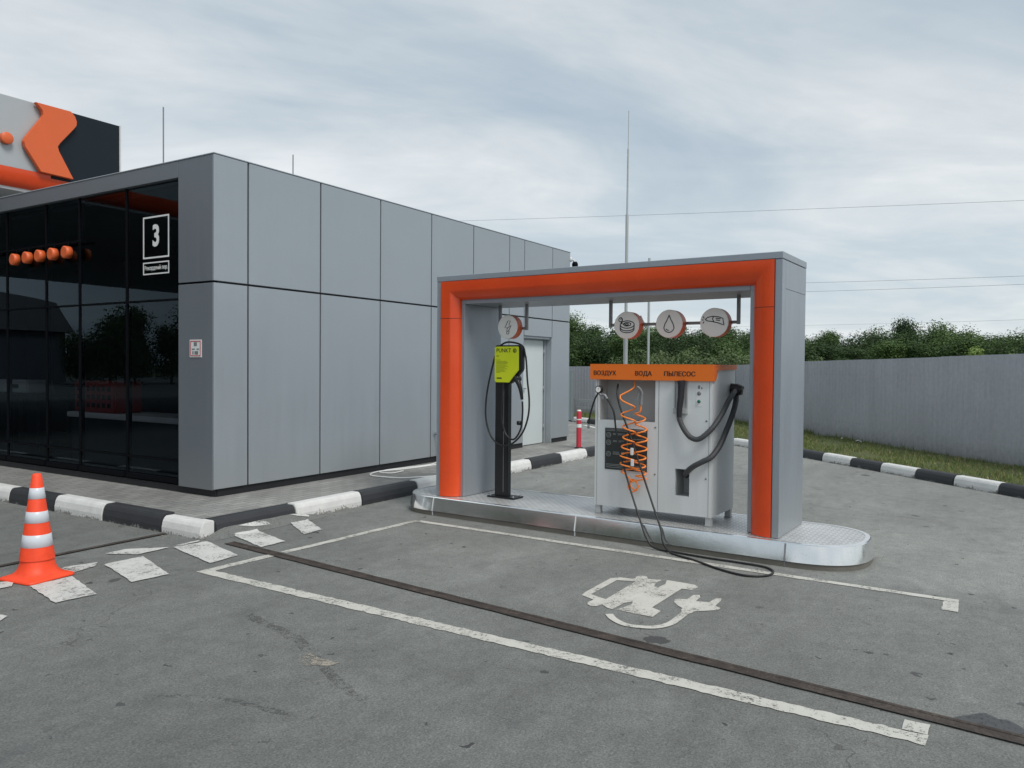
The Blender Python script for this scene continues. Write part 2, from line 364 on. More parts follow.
def tag(o, label=None, cat=None, group=None, kind=None):
    if label: o['label'] = label
    if cat: o['category'] = cat
    if group: o['group'] = group
    if kind: o['kind'] = kind
    return o
def thing(name, label, cat, loc=(0, 0, 0), rz=0, group=None):
    o = bpy.data.objects.new(name, None); o.empty_display_size = .1; col.objects.link(o)
    o.location = loc; o.rotation_euler = (0, 0, rz)
    return tag(o, label, cat, group)
def struct(mb, name, mats, **kw):
    return tag(mb.build(name, mats, **kw), kind='structure')
def spline(pts, n=8):
    pts = [Vector(p) for p in pts]; out = []
    P = [pts[0] * 2 - pts[1]] + pts + [pts[-1] * 2 - pts[-2]]
    for i in range(1, len(P) - 2):
        for k in range(n):
            t = k / n; a, b, c, d = P[i - 1], P[i], P[i + 1], P[i + 2]
            out.append(.5 * ((2 * b) + (c - a) * t + (2 * a - 5 * b + 4 * c - d) * t * t + (3 * b - a - 3 * c + d) * t ** 3))
    out.append(pts[-1]); return out
def text_mb(txt, size, x0, yc, zc, bold=0, depth=.0015, align='CENTER', sx=1):
    """lettering that faces -X; returns a builder, text centre at (yc, zc)"""
    cu = bpy.data.curves.new('t', 'FONT'); cu.body = txt; cu.size = size; cu.extrude = depth; cu.offset = bold
    cu.align_x = align; cu.align_y = 'CENTER'; cu.resolution_u = 3
    ob = bpy.data.objects.new('t', cu); col.objects.link(ob); bpy.context.view_layer.update()
    me = bpy.data.meshes.new_from_object(ob.evaluated_get(bpy.context.evaluated_depsgraph_get()))
    mb = MB(); mb.add([(x0 - v.co.z, yc - v.co.x * sx, zc + v.co.y) for v in me.vertices], [tuple(p.vertices) for p in me.polygons])
    bpy.data.objects.remove(ob); bpy.data.meshes.remove(me); bpy.data.curves.remove(cu)
    return mb
def sheet(polys, z, name, mat, holes=None):
    """flat painted sheet; polys list of 2D outlines"""
    cu = bpy.data.curves.new('s', 'CURVE'); cu.dimensions = '2D'; cu.fill_mode = 'BOTH'
    for pl in polys + (holes or []):
        sp = cu.splines.new('POLY'); sp.points.add(len(pl) - 1)
        for p, q in zip(sp.points, pl): p.co = (q[0], q[1], 0, 1)
        sp.use_cyclic_u = True
    ob = bpy.data.objects.new('s', cu); col.objects.link(ob); bpy.context.view_layer.update()
    me = bpy.data.meshes.new_from_object(ob.evaluated_get(bpy.context.evaluated_depsgraph_get()))
    mb = MB(); mb.add([(v.co.x, v.co.y, z) for v in me.vertices], [tuple(p.vertices) for p in me.polygons])
    bpy.data.objects.remove(ob); bpy.data.meshes.remove(me); bpy.data.curves.remove(cu)
    return struct(mb, name, mat)
def strip(pts, w):
    out = []; l = []; r = []
    for i, p in enumerate(pts):
        a = Vector(pts[max(i - 1, 0)]); b = Vector(pts[min(i + 1, len(pts) - 1)]); t = (b - a).normalized(); n = Vector((-t.y, t.x))
        l.append(tuple(Vector(p) + n * w / 2)); r.append(tuple(Vector(p) - n * w / 2))
    return l + r[::-1]
def ragged(pl, amp=.006, step=.05, seed=1):
    out = []; rr = random.Random(seed)
    for i, p in enumerate(pl):
        a = Vector(p); b = Vector(pl[(i + 1) % len(pl)]); k = max(1, int((b - a).length / step))
        for j in range(k):
            q = a.lerp(b, j / k); out.append((q.x + rr.uniform(-amp, amp), q.y + rr.uniform(-amp, amp)))
    return out

# ------------------------------------------------------------------ ground
PZ = .15
g = MB(); g.add([(-700, -700, -.03), (700, -700, -.03), (700, 700, -.03), (-700, 700, -.03)], [(0, 1, 2, 3)]); struct(g, 'ground', M['soil'])
KP = [(8.35, -3.42), (9.2, -2.53), (11.29, -.34), (14.27, 2.79), (15.6, 4.25), (17.4, 6.6), (19.6, 9.8), (20.6, 12.6), (21.2, 16)]   # yard kerb line
yard = [(-60, -40), (-2, -14.0)] + KP + [(21.2, 90), (-60, 90)]
g = MB(); n = len(yard)
from mathutils.geometry import tessellate_polygon
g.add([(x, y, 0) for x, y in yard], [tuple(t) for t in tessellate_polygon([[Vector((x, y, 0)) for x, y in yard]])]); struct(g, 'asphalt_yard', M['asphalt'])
# pavement round the building
g = MB(); g.add([(4.50, 6.07, PZ), (4.50, 26, PZ), (20.4, 26, PZ), (18.2, 9.6, PZ), (15.7, 7.1, PZ), (13.5, 6.07, PZ)], [(0, 5, 4, 3, 2, 1)])
struct(g, 'pavement', M['pavers'])
def kerb(path_blocks, h=.15, w=.15, name='kerb'):
    g = MB()
    for (a, b, c, hh) in path_blocks:
        a = Vector(a); b = Vector(b); t = (b - a).normalized(); nrm = Vector((t.y, -t.x))   # nrm points to the road
        a2 = a + t * .004; b2 = b - t * .004
        prof = [(0, -.05), (0, hh * .35), (-.012, hh * .72), (-.03, hh * .93), (-.05, hh), (-w, hh), (-w, -.05)]
        vs = []
        jz = rnd.uniform(-.004, .004); jn = rnd.uniform(-.006, .006)
        for p in (a2, b2):
            for q, z in prof: vs.append((p.x + nrm.x * (q + jn), p.y + nrm.y * (q + jn), z + (jz if z > 0 else 0)))
        k = len(prof); g.mat(c)
        g.add(vs, [(i, i + 1, i + 1 + k, i + k) for i in range(k - 1)] + [tuple(range(k)), tuple(range(k, 2 * k))[::-1]])
    return struct(g, name, [M['kwhite'], M['kblack']], bevel=.007)
B = []
ys = [5.93, 6.50, 7.45, 8.32, 9.25, 10.1, 10.9, 11.7, 12.6, 13.5, 14.4, 15.3, 16.2]
for i in range(len(ys) - 1): B.append(((4.37, ys[i + 1]), (4.37, ys[i]), i % 2, .165 if i else .15))
B = [((b_[0], b_[1], c, h)) for (b_, c, h) in [((x[0], x[1]), x[2], x[3]) for x in B]]
kerb([(q, p, c, h) for (q, p, c, h) in [(x[0], x[1], x[2], x[3]) for x in B]])
B2 = []
xs = [4.53, 5.48, 6.43, 7.42, 8.38, 9.30, 10.16, 11.13, 12.05]
for i in range(len(xs) - 1):
    c = 1 - i % 2
    B2.append(((xs[i], 5.92), (xs[i + 1], 5.92), c, (.150 if i == 0 else .155)))
kerb(B2)
B3 = []
pp = [(12.05, 5.92), (12.75, 5.93), (13.5, 6.02), (14.4, 6.3), (15.4, 6.85), (16.3, 7.6), (17.1, 8.4), (17.9, 9.3), (18.4, 10.3), (18.7, 11.4), (18.9, 12.5)]
for i in range(len(pp) - 1): B3.append((pp[i], pp[i + 1], 1 - i % 2, .15))
kerb(B3)
# far kerb of the yard, blocks .7 m
def poly_len(P, s0, step, cnt):
    segs = []; acc = 0
    for a, b in zip(P, P[1:]):
        l = (Vector(b) - Vector(a)).length; segs.append((acc, l, Vector(a), Vector(b))); acc += l
    def at(s):
        for st, l, a, b in segs:
            if s <= st + l or (st, l, a, b) == segs[-1]: return tuple(a.lerp(b, (s - st) / l))
    return [at(s0 + i * step) for i in range(cnt)], acc
base_s = (Vector(KP[1]) - Vector(KP[0])).length + (Vector(KP[2]) - Vector(KP[1])).length
pts, tot = poly_len(KP, (base_s + .38) % .695, .695, 40)
k0 = round((base_s + .38 - (base_s + .38) % .695) / .695)
pts = [p for i, p in enumerate(pts) if ((base_s + .38) % .695 + i * .695) < tot - .1]
# block k0 starts dark (after the white one that ends at s=.38)... order follows the photograph
kerb([(pts[i + 1], pts[i], 1 if (i - k0) % 2 else 0, .14) for i in range(len(pts) - 1)][::-1])
# drain channels
def channel(a, b, w, name):
    a = Vector(a); b = Vector(b); t = (b - a).normalized(); nn = Vector((-t.y, t.x)); g = MB(); L_ = (b - a).length; k = int(L_ / .12)
    rr = random.Random(3)
    for rail in (-1, 1):
        ins = []; outs = []
        for i in range(k + 1):
            p = a.lerp(b, i / k); ins.append(p + nn * rail * (w / 2 - .012)); outs.append(p + nn * rail * (w / 2 + .006 + rr.uniform(-.003, .004)))
        for i in range(k): g.add([(*ins[i], .007), (*ins[i + 1], .007), (*outs[i + 1], .009), (*outs[i], .009)], [(0, 1, 2, 3)])
    g.add([(*(a - nn * (w / 2 - .01)), .005), (*(b - nn * (w / 2 - .01)), .005), (*(b + nn * (w / 2 - .01)), .005), (*(a + nn * (w / 2 - .01)), .005)], [(0, 1, 2, 3)])
    return struct(g, name, M['rust'])
channel((4.43, 5.62), (3.83, -.6), .085, 'drain_channel')
channel((4.36, 6.40), (-1.5, 6.36), .045, 'drain_channel')
# markings
Z1 = .004
bay = [(3.70, .21), (3.70, 4.97), (6.08, 4.90), (6.02, .18)]
sheet([ragged(strip([(3.72, 5.03), (3.66, .21)], .10), .007, .035, 1), ragged([(3.72, .21), (3.83, .21), (3.83, .31), (3.715, .31)], .004, .05, 3)], Z1, 'bay_line', M['line'])
sheet([ragged(strip([(3.77, 4.985), (4.37, 4.965)], .085), .005, .06, 4), ragged(strip([(4.45, 4.96), (6.11, 4.89)], .075), .005, .06, 5), ragged(strip([(6.1, 4.86), (6.0, .17)], .075), .004, .06, 6), ragged([(5.73, .17), (5.96, .17), (5.96, .26), (5.73, .26)], .004, .05, 7)], Z1, 'bay_line', M['line'])
OUT = [(4.73, 2.356), (4.811, 2.367), (5.0, 2.368), (5.224, 2.367), (5.286, 2.32), (5.298, 2.226), (5.326, 2.213), (5.37, 2.23), (5.41, 2.211), (5.424, 2.167), (5.361, 2.13), (5.395, 2.034), (5.29, 2.044), (5.2, 2.02), (5.194, 1.987), (5.302, 1.975), (5.406, 2.002), (5.409, 1.908), (5.4, 1.789), (5.355, 1.751), (5.262, 1.765), (5.253, 1.836), (4.734, 1.851), (4.694, 1.777), (4.557, 1.776), (4.554, 1.91), (4.567, 2.029), (4.627, 2.007), (4.723, 1.988), (4.781, 2.004), (4.723, 2.043), (4.617, 2.046), (4.559, 2.052), (4.566, 2.088), (4.616, 2.15), (4.56, 2.165), (4.545, 2.20), (4.57, 2.235), (4.611, 2.25), (4.677, 2.242)]
HOLE = [(4.782, 2.311), (5.203, 2.308), (5.248, 2.18), (4.733, 2.177), (4.752, 2.238)]
CAB = [(4.455, 2.027), (4.382, 1.962), (4.325, 1.864), (4.337, 1.768), (4.383, 1.688), (4.489, 1.639), (4.634, 1.632), (4.763, 1.632)]
PLUG = [(4.925, 1.773), (4.978, 1.787), (5.012, 1.767), (5.034, 1.72), (5.152, 1.717), (5.175, 1.681), (5.132, 1.661), (5.022, 1.657), (5.047, 1.575), (5.153, 1.566), (5.176, 1.531), (5.124, 1.52), (4.993, 1.517), (4.963, 1.472), (4.914, 1.477), (4.808, 1.591), (4.732, 1.605), (4.737, 1.653), (4.79, 1.677), (4.827, 1.68), (4.867, 1.726)]
cab = [tuple(p)[:2] for p in spline([(x, y, 0) for x, y in CAB], 5)]
sheet([OUT], Z1, 'electric_car_marking', M['logo'], [HOLE]); sheet([PLUG], Z1, 'plug_marking', M['logo']); sheet([strip(cab, .05)], Z1 + .0015, 'plug_cable_marking', M['logo'])
def rz_(x, y): return .002 + max(0, min(1, (x - 4.40) / .2)) * max(0, min(1, (5.80 - x) / .35)) * max(0, 1 - (5.93 - y) / .14) * .07
ZB = [[(2.323, 5.023), (2.395, 5.083), (2.25, 5.62), (2.1, 5.58)], [(2.801, 5.642), (2.689, 5.11), (2.943, 5.084), (3.098, 5.657)],
 [(3.418, 5.794), (3.243, 5.154), (3.515, 5.127), (3.731, 5.779)], [(4.053, 5.857), (3.884, 5.15), (4.172, 5.18), (4.354, 5.813)],
 [(4.641, 5.817), (4.462, 5.247), (4.73, 5.253), (4.9, 5.818)], [(5.297, 5.80), (5.022, 5.329), (5.269, 5.352), (5.518, 5.80)],
 [(3.611, 6.108), (3.79, 6.12), (4.042, 5.874), (3.736, 5.868)], [(3.02, 5.72), (3.202, 5.957), (3.427, 5.891), (3.347, 5.793)],
 [(4.10, 5.90), (4.34, 5.91), (4.33, 5.86), (4.14, 5.86)],
 [(2.738, 5.918), (2.808, 5.858), (2.734, 5.744), (2.5, 5.76)]]
for i, zb in enumerate(ZB):
    o = sheet([ragged(zb, .005, .04, 20 + i)], Z1, 'chequer_marking', M['zebra'])
    for v in o.data.vertices: v.co.z = max(Z1, rz_(v.co.x, v.co.y) + .006)
g = MB(); nx, ny = 30, 10
vs = [(4.40 + 1.4 * i / nx, 5.78 + .145 * j / ny) for i in range(nx + 1) for j in range(ny + 1)]
g.add([(x, y, rz_(x, y) + .004 * mn.noise(Vector((x * 9, y * 9, 0))) * (1 if rz_(x, y) > .01 else 0)) for x, y in vs], [(i * (ny + 1) + j, (i + 1) * (ny + 1) + j, (i + 1) * (ny + 1) + j + 1, i * (ny + 1) + j + 1) for i in range(nx) for j in range(ny)], True)
struct(g, 'asphalt_ramp', M['asphalt'], recalc=False)
for pl in ([(4.76, 5.905), (4.88, 5.86), (5.08, 5.83), (5.07, 5.88), (5.0, 5.915)], [(5.38, 5.915), (5.46, 5.87), (5.57, 5.84), (5.60, 5.87), (5.56, 5.91)]):
    g = MB(); g.add([(x, y, rz_(x, y) + .007) for x, y in pl], [tuple(range(len(pl)))]); struct(g, 'chequer_marking', M['zebra'])
for i, (pl, w_) in enumerate((([(3.22, 3.9), (3.17, 3.72), (3.08, 3.3), (2.92, 3.0)], .07), ([(2.90, 2.96), (2.78, 2.72), (2.66, 2.40)], .05), ([(2.2, 3.3), (2.35, 3.0), (2.40, 2.6)], .03))):
    sheet([ragged(strip(pl, w_), .012, .04, 40 + i)], Z1 - .002, 'tyre_mark', M['mark'])
sheet([ragged([(2.83, 2.98), (2.90, 3.10), (2.97, 3.12), (2.93, 2.98), (2.96, 2.86), (2.90, 2.88)], .012, .04, 51)], Z1 - .001, 'sand_patch', M['sand'])
sheet([ragged([(3.946, .126), (4.03, .09), (4.10, .0), (4.06, -.08), (3.96, -.16), (3.90, -.10), (3.905, .06)], .02, .04, 9)], Z1, 'oil_stain', M['stain'])
# turf strip and grass
FL = [(12.1, -2.08), (14.04, -.414), (18.73, 3.64), (21.3, 6.0), (22.7, 11.4), (23.6, 18)]      # fence line
g = MB()
inner = [(k[0] + .10, k[1] - .10) for k in KP[:]]; inner[0] = (8.2, -3.6)
outer = [(10.4, -3.6), (11.6, -2.6), (14.3, -.6), (18.9, 3.5), (20.6, 4.9), (22.0, 7.0), (22.9, 10.5), (23.4, 13.5), (23.9, 17)]
for i in range(len(inner) - 1):
    g.add([(*inner[i], .10), (*outer[i], .10), (*outer[i + 1], .10), (*inner[i + 1], .10)], [(0, 1, 2, 3)])
struct(g, 'verge', M['soil'])
def in_strip():
    i = rnd.randrange(len(inner) - 1); u, v = rnd.random(), rnd.random()
    a = Vector(inner[i]).lerp(Vector(inner[i + 1]), u); b = Vector(outer[i]).lerp(Vector(outer[i + 1]), u)
    return a.lerp(b, v), v, i
g = MB()
cnt = 0
while cnt < 52000:
    p, v, i = in_strip()
    if i > 4 and rnd.random() < .5: continue
    nz = mn.noise(Vector((p.x * 1.3, p.y * 1.3, 0)))
    if nz < -.25 and rnd.random() < .75: continue
    h = rnd.uniform(.02, .065) * (1 + .9 * max(0, nz)) + (.09 * rnd.random() if v > .86 else 0); a = rnd.uniform(0, 6.28); w = rnd.uniform(.004, .009)
    dx, dy = math.cos(a) * w, math.sin(a) * w; lx, ly = rnd.uniform(-.03, .03), rnd.uniform(-.03, .03)
    g.mat(1 if rnd.random() < .16 else 0)
    g.add([(p.x - dx, p.y - dy, .095), (p.x + dx, p.y + dy, .095), (p.x + lx, p.y + ly, .10 + h)], [(0, 1, 2)]); cnt += 1
tag(g.build('grass', [M['grass'], M['dry']]), 'short green grass growing between the striped kerb and metal fence', 'grass', kind='stuff')
for (x, y, s, rz) in ((16.95, 2.30, .10, .4), (16.72, 2.22, .05, 1.3), (17.35, 2.66, .04, 2)):
    l = MB(); k = 9
    vs = [(x, y, .10)]
    for j in range(k):
        a = 2 * math.pi * j / k; q = s * rnd.uniform(.6, 1.1); vs.append((x + math.cos(a) * q, y + math.sin(a) * q * .6, .11 + rnd.uniform(0, .03)))
    vs.append((x, y, .15)); l.add(vs, [(0, 1 + (j + 1) % k, 1 + j) for j in range(k)] + [(k + 1, 1 + j, 1 + (j + 1) % k) for j in range(k)])
    tag(l.build('litter', M['trash']), {.10: 'largest pale scrap of crumpled litter in grass under fence', .05: 'smaller pale scrap of litter left of the largest one', .04: 'tiny pale scrap of litter at the fence foot behind the others'}[s], 'litter')

g = MB(); q_ = random.Random(5)
def peb(x, y, s):
    a = q_.uniform(0, 6.28); ca, sa = math.cos(a) * s, math.sin(a) * s
    g.add([(x + ca, y + sa, .002), (x - sa, y + ca * .8, .002), (x - ca, y - sa, .002), (x + sa * .8, y - ca, .002), (x, y, .002 + s * .8)], [(0, 1, 4), (1, 2, 4), (2, 3, 4), (3, 0, 4)])
for i in range(900):
    r0_ = q_.random()
    if r0_ < .35: peb(q_.uniform(4.6, 12), 5.90 - abs(q_.gauss(0, .10)), q_.uniform(.003, .010))
    elif r0_ < .6: peb(4.34 - abs(q_.gauss(0, .10)), q_.uniform(6.0, 12), q_.uniform(.003, .010))
    elif r0_ < .8: peb(q_.uniform(6.05, 6.30), q_.uniform(.9, 5.4), q_.uniform(.002, .007))
    else: peb(q_.uniform(1.5, 8), q_.uniform(-1, 6), q_.uniform(.002, .006))
tag(g.build('grit', [M['grit']]), 'loose grit and small stones gathered along the kerbs', 'grit', kind='stuff')
# ------------------------------------------------------------------ building
BX, BY, BZ, BT = 5.275, 6.929, PZ, 3.757
XE, YE = 13.27, 17.5
b = thing('kiosk_building', 'grey panelled flat-roofed kiosk with black glass front', 'building', (BX, BY, BZ))
bo = (BX, BY, BZ)
# side wall panels
sx_ = [BX, 5.714, 6.786, 7.864, 8.962, 10.028, 11.088, 11.578, 12.582, XE]
mid = 2.417; G = .011
# dark backing behind the joints, walls only (the room stays hollow)
w = MB(); w.box(BX + .06, BY + .025, BZ, 11.60, BY + .12, BT - .03); w.box(11.60, BY + .025, 2.101, 12.60, BY + .12, BT - .03); w.box(12.60, BY + .025, BZ, XE - .02, BY + .12, BT - .03)
w.box(XE - .10, BY + .12, BZ, XE - .02, YE, BT - .03); w.box(BX + .1, YE - .08, BZ, XE - .1, YE, BT - .03)
w.build('wall', M['seam'], b, bo)
for i in range(len(sx_) - 1):
    x0, x1 = sx_[i] + (G if i else 0), sx_[i + 1] - (G if i < len(sx_) - 2 else 0)
    p = MB(); p.box(x0, BY, mid + G, x1, BY + .024, BT - .016); p.build('wall_panel', M['panel'], b, bo, bevel=.003, seg=1)
    p = MB()
    if i == 7: p.box(x0, BY, 2.10, x1, BY + .024, mid - G)
    else: p.box(x0, BY, .235, x1, BY + .024, mid - G)
    p.build('wall_panel', M['panel'], b, bo, bevel=.003, seg=1)
p = MB(); p.box(XE - .019, BY + .026, .235, XE, YE, BT - .05); p.build('wall_panel', M['panel'], b, bo)
# front pier and header of the glass side
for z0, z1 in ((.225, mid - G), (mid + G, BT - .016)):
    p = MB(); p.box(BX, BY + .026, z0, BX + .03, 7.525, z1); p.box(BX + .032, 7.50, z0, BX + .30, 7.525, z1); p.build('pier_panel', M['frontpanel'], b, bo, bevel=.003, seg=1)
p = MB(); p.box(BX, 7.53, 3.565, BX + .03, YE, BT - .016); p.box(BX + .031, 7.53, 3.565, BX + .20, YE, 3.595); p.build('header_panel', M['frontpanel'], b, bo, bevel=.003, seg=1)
p = MB(); p.box(BX - .006, BY - .006, BT - .014, XE + .006, BY + .18, BT); p.box(BX - .006, BY + .182, BT - .014, BX + .18, YE, BT); p.build('roof_coping', M['panel'], b, bo, bevel=.004, seg=1)
p = MB(); p.box(BX + .19, BY + .19, 3.60, XE - .11, YE - .09, 3.66); p.build('roof', M['roofing'], b, bo)
p = MB(); p.box(BX + .04, BY + .035, BZ - .05, 11.60, BY + .10, .232); p.box(BX + .04, BY + .101, BZ - .05, BX + .10, YE, .222); p.box(12.60, BY + .035, BZ - .05, XE - .02, BY + .10, .232)
p.build('plinth', M['plinth'], b, bo)
# door in its recess
dr = MB(); dr.box(11.602, BY + .14, BZ + .01, 12.50, BY + .185, 2.04); dro = dr.build('door', M['door'], b, bo, bevel=.004, seg=1)
h = MB(); h.box(11.70, BY + .11, 1.10, 11.72, BY + .14, 1.26); h.box(11.70, BY + .095, 1.16, 11.83, BY + .115, 1.18); h.build('door_handle', M['midgrey'], dro)
for z in (.45, 1.15, 1.82):
    h = MB(); h.lathe([(.0, z - .05), (.012, z - .05), (.012, z + .05), (0, z + .05)], (12.505, BY + .13, 0), 10); h.build('hinge', M['midgrey'], dro)
for c_ in dro.children: c_.location = (-bo[0], -bo[1], -bo[2])
fr = MB(); fr.box(12.52, BY + .12, BZ, 12.58, BY + .20, 2.09); fr.box(12.566, BY + .001, BZ, 12.5925, BY + .119, 2.09); fr.box(11.602, BY + .12, 2.045, 12.519, BY + .20, 2.09); fr.box(11.602, BY + .026, 2.06, 12.565, BY + .119, 2.099); fr.build('door_frame', M['panel'], b, bo, bevel=.003, seg=1)
# black frames and panes of the glass front
my = [7.53, 8.55, 9.53, 10.29, 11.27, 12.25, 13.2, 14.2, 15.2, 16.3, YE]
for i in range(len(my) - 1):
    m_ = MB(); m_.box(BX + .045, my[i] - .018, .24, BX + .10, my[i] + .018, 3.56) if i else m_.box(BX + .035, my[i], .24, BX + .10, my[i] + .03, 3.56)
    m_.build('mullion', M['black'], b, bo)
    y0, y1 = my[i] + .031, my[i + 1] - .031
    pn = MB(); pn.add([(BX + .055, y0, .30), (BX + .055, y1, .30), (BX + .055, y1, 3.555), (BX + .055, y0, 3.555)], [(3, 2, 1, 0)]); pn.build('window_pane', M['glass'], b, bo, recalc=False)
    for (q0, q1, nm) in ((2.25, 2.27, 'transom'), (.475, .495, 'transom'), (.24, .295, 'sill')):
        t = MB(); t.box(BX + (.02 if nm == 'sill' else .032), y0, q0, BX + .09, y1, q1); t.build(nm, M['black'], b, bo)
# lightly furnished dark room behind the glass
rm = MB(); rm.box(BX + .12, BY + .14, BZ + .002, XE - .12, YE - .1, BZ + .01); rm.box(BX + .2, BY + .2, 3.5, XE - .12, YE - .1, 3.54); rm.box(8.6, BY + .2, BZ + .012, 8.7, YE - .1, 3.49)
rm.build('interior', M['interior'], b, bo)
ct = thing('shop_counter', 'long white-topped counter just behind the black glass', 'counter', (6.15, 9.6, BZ + .012))
c = MB(); c.box(-.3, -1.5, .66, .3, 1.2, .73); c.build('counter_top', M['white'], ct, bevel=.01)
c = MB(); c.box(-.25, -1.45, 0, .25, 1.15, .658); c.build('counter_body', M['interior'], ct)
ct = thing('side_table', 'dark table holding the white machine behind the glass at the left edge', 'table', (6.6, 13.3, BZ + .012))
c = MB(); c.box(-.3, -.8, .88, .3, .8, .92); c.build('tabletop', M['interior'], ct, bevel=.01)
for x in (-.25, .21):
    for y in (-.75, .71): c = MB(); c.box(x, y, 0, x + .04, y + .04, .879); c.build('leg', M['interior'], ct)
c = thing('coffee_machine', 'white boxy machine on a dark table behind the glass at the left edge', 'coffee machine', (6.5, 13.3, 1.083))
k = MB(); k.box(-.2, -.55, 0, .2, .5, .20); k.build('machine_body', M['white'], c, bevel=.02); k = MB(); k.box(-.215, -.30, .07, -.205, -.05, .13); k.build('outlet_panel', M['black'], c)
c = thing('red_crate', 'dark red slotted crate on the counter behind the glass', 'crate', (6.1, 10.2, .893))
k = MB(); k.box(-.2, -.45, .0, .2, .5, .42); k.build('crate_body', M['crate'], c, bevel=.02)
for iy in range(7):
    for iz in range(3): k = MB(); k.box(-.206, -.36 + iy * .12, .07 + iz * .11, -.199, -.29 + iy * .12, .13 + iz * .11); k.build('slot', M['black'], c)
DR = [(10.841, 2.889), (10.53, 2.893), (10.229, 2.895), (9.926, 2.897), (9.611, 2.898)]  # plain orange-painted drum signs, none of them lit
for i, (y, z) in enumerate(DR):
    lab = ['orange round drum light before the glass, furthest left in the row of five', 'orange round drum light before the glass, second from left of five', 'orange round drum light before the glass, middle one of five', 'orange round drum light before the glass, fourth from left of five', 'orange round drum light before the glass, rightmost of the row of five'][i]
    t = thing('drum_light', lab, 'lamp', (5.215, y, z), 0, 'orange drum lights in front of the glass')
    k = MB(); k.lathe([(0, -.04), (.062, -.04), (.074, -.034), (.075, .035), (0, .035)], n=30, axis='x'); k.build('drum', M['logoor'], t, bevel=0)
    k = MB(); k.lathe([(0, -.0415), (.058, -.0415)], n=24, axis='x', smooth=False); k.build('lens', M['logoor'], t)  # flat painted disc on the sign front, no lamp behind
    k = MB(); k.tube([(0.02, 0, .075), (0.02, 0, .148)], .006, 8); k.build('stem', M['black'], t)
rk = thing('lamp_rail', 'thin black rail above the orange drum lights on the glass', 'rail', (5.25, 10.8, 3.01))  # carries the painted drum signs
k = MB(); k.box(-.012, -1.45, 0, .012, 4.0, .02); k.build('rail_bar', M['black'], rk)
for y in (-1.2, .6, 2.4, 3.8): k = MB(); k.box(.0125, y, .002, .075, y + .02, .018); k.build('rail_arm', M['black'], rk)
# outdoor tap on the side wall
t = thing('wall_tap', 'small metal tap on grey wall above the white hose', 'tap', (9.044, BY, .563))
k = MB(); k.tube([(0, -.001, 0), (0, -.06, 0), (0, -.075, -.03)], .011, 8); k.build('spout', M['midgrey'], t)
k = MB(); k.box(-.035, -.05, .018, .035, -.035, .028); k.build('tap_handle', M['midgrey'], t)
wh = MB()
wh.tube(spline([(9.044, BY - .075, .52), (9.06, 6.80, .36), (9.02, 6.72, .20), (8.9, 6.70, .162), (8.5, 6.72, .158), (8.1, 6.78, .158), (7.75, 6.86, .16), (7.45, 6.72, .16), (7.42, 6.45, .16), (7.5, 6.25, .158), (7.7, 6.10, .158), (7.85, 6.02, .158), (8.0, 5.95, .163), (8.12, 5.90, .12), (8.16, 5.86, .012), (8.5, 5.75, .01)], 8), .009, 8)
tag(wh.build('garden_hose', M['whitehose']), 'thin white hose lying on the paving from the tap across the kerb', 'hose')
wh = MB(); wh.tube(spline([(9.2, 6.83, .20), (8.8, 6.78, .158), (8.3, 6.83, .158), (7.95, 6.88, .158), (7.72, 6.80, .16), (7.75, 6.62, .16), (8.0, 6.64, .16)], 8), .008, 8)
tag(wh.build('garden_hose', M['whitehose']), 'shorter white hose loop lying close to the grey wall foot', 'hose')
# number and street signs on glass
def outline_rect(y0, y1, z0, z1, w, x0, x1):
    m_ = MB(); m_.box(x0, y0, z0, x1, y1, z0 + w); m_.box(x0, y0, z1 - w, x1, y1, z1); m_.box(x0, y0, z0 + w, x1, y0 + w, z1 - w); m_.box(x0, y1 - w, z0 + w, x1, y1, z1 - w); return m_
gx = BX + .053
t = thing('house_number_sign', 'white outlined house number 3 on the black glass', 'sign', (gx, 8.0, 2.74))
to = (gx, 8.0, 2.74)
outline_rect(7.76, 8.236, 2.735, 3.206, .018, gx - .004, gx - .001).build('sign_border', M['whiteink'], t, to)
text_mb('3', .33, gx - .002, 7.998, 2.975, .010, .0012, sx=.85).build('number', M['whiteink'], t, to)
t = thing('street_name_sign', 'small white outlined street name sign below the number 3', 'sign', (gx, 8.0, 2.56)); to = (gx, 8.0, 2.56)
outline_rect(7.76, 8.236, 2.555, 2.695, .014, gx - .004, gx - .001).build('sign_border', M['whiteink'], t, to)
text_mb('Рекордный пер.', .066, gx - .002, 7.998, 2.627, 0, .0012, sx=.84).build('lettering', M['whiteink'], t, to)
t = thing('notice_plate', 'small white notice with red border on the grey pier', 'sign', (BX, 7.22, 1.62)); to = (BX, 7.22, 1.62)
k = MB(); k.box(BX - .006, 7.127, 1.625, BX - .001, 7.323, 1.812); k.build('plate', M['whiteink'], t, to)
outline_rect(7.14, 7.31, 1.637, 1.80, .009, BX - .0085, BX - .0062).build('border', M['signred'], t, to)
k = MB()
k.box(BX - .008, 7.20, 1.745, BX - .0063, 7.25, 1.785); k.box(BX - .008, 7.165, 1.705, BX - .0063, 7.205, 1.718); k.box(BX - .008, 7.235, 1.705, BX - .0063, 7.285, 1.718); k.box(BX - .008, 7.18, 1.655, BX - .0063, 7.24, 1.69); k.box(BX - .008, 7.255, 1.655, BX - .0063, 7.275, 1.69)
k.build('pictogram', M['midgrey'], t, to)
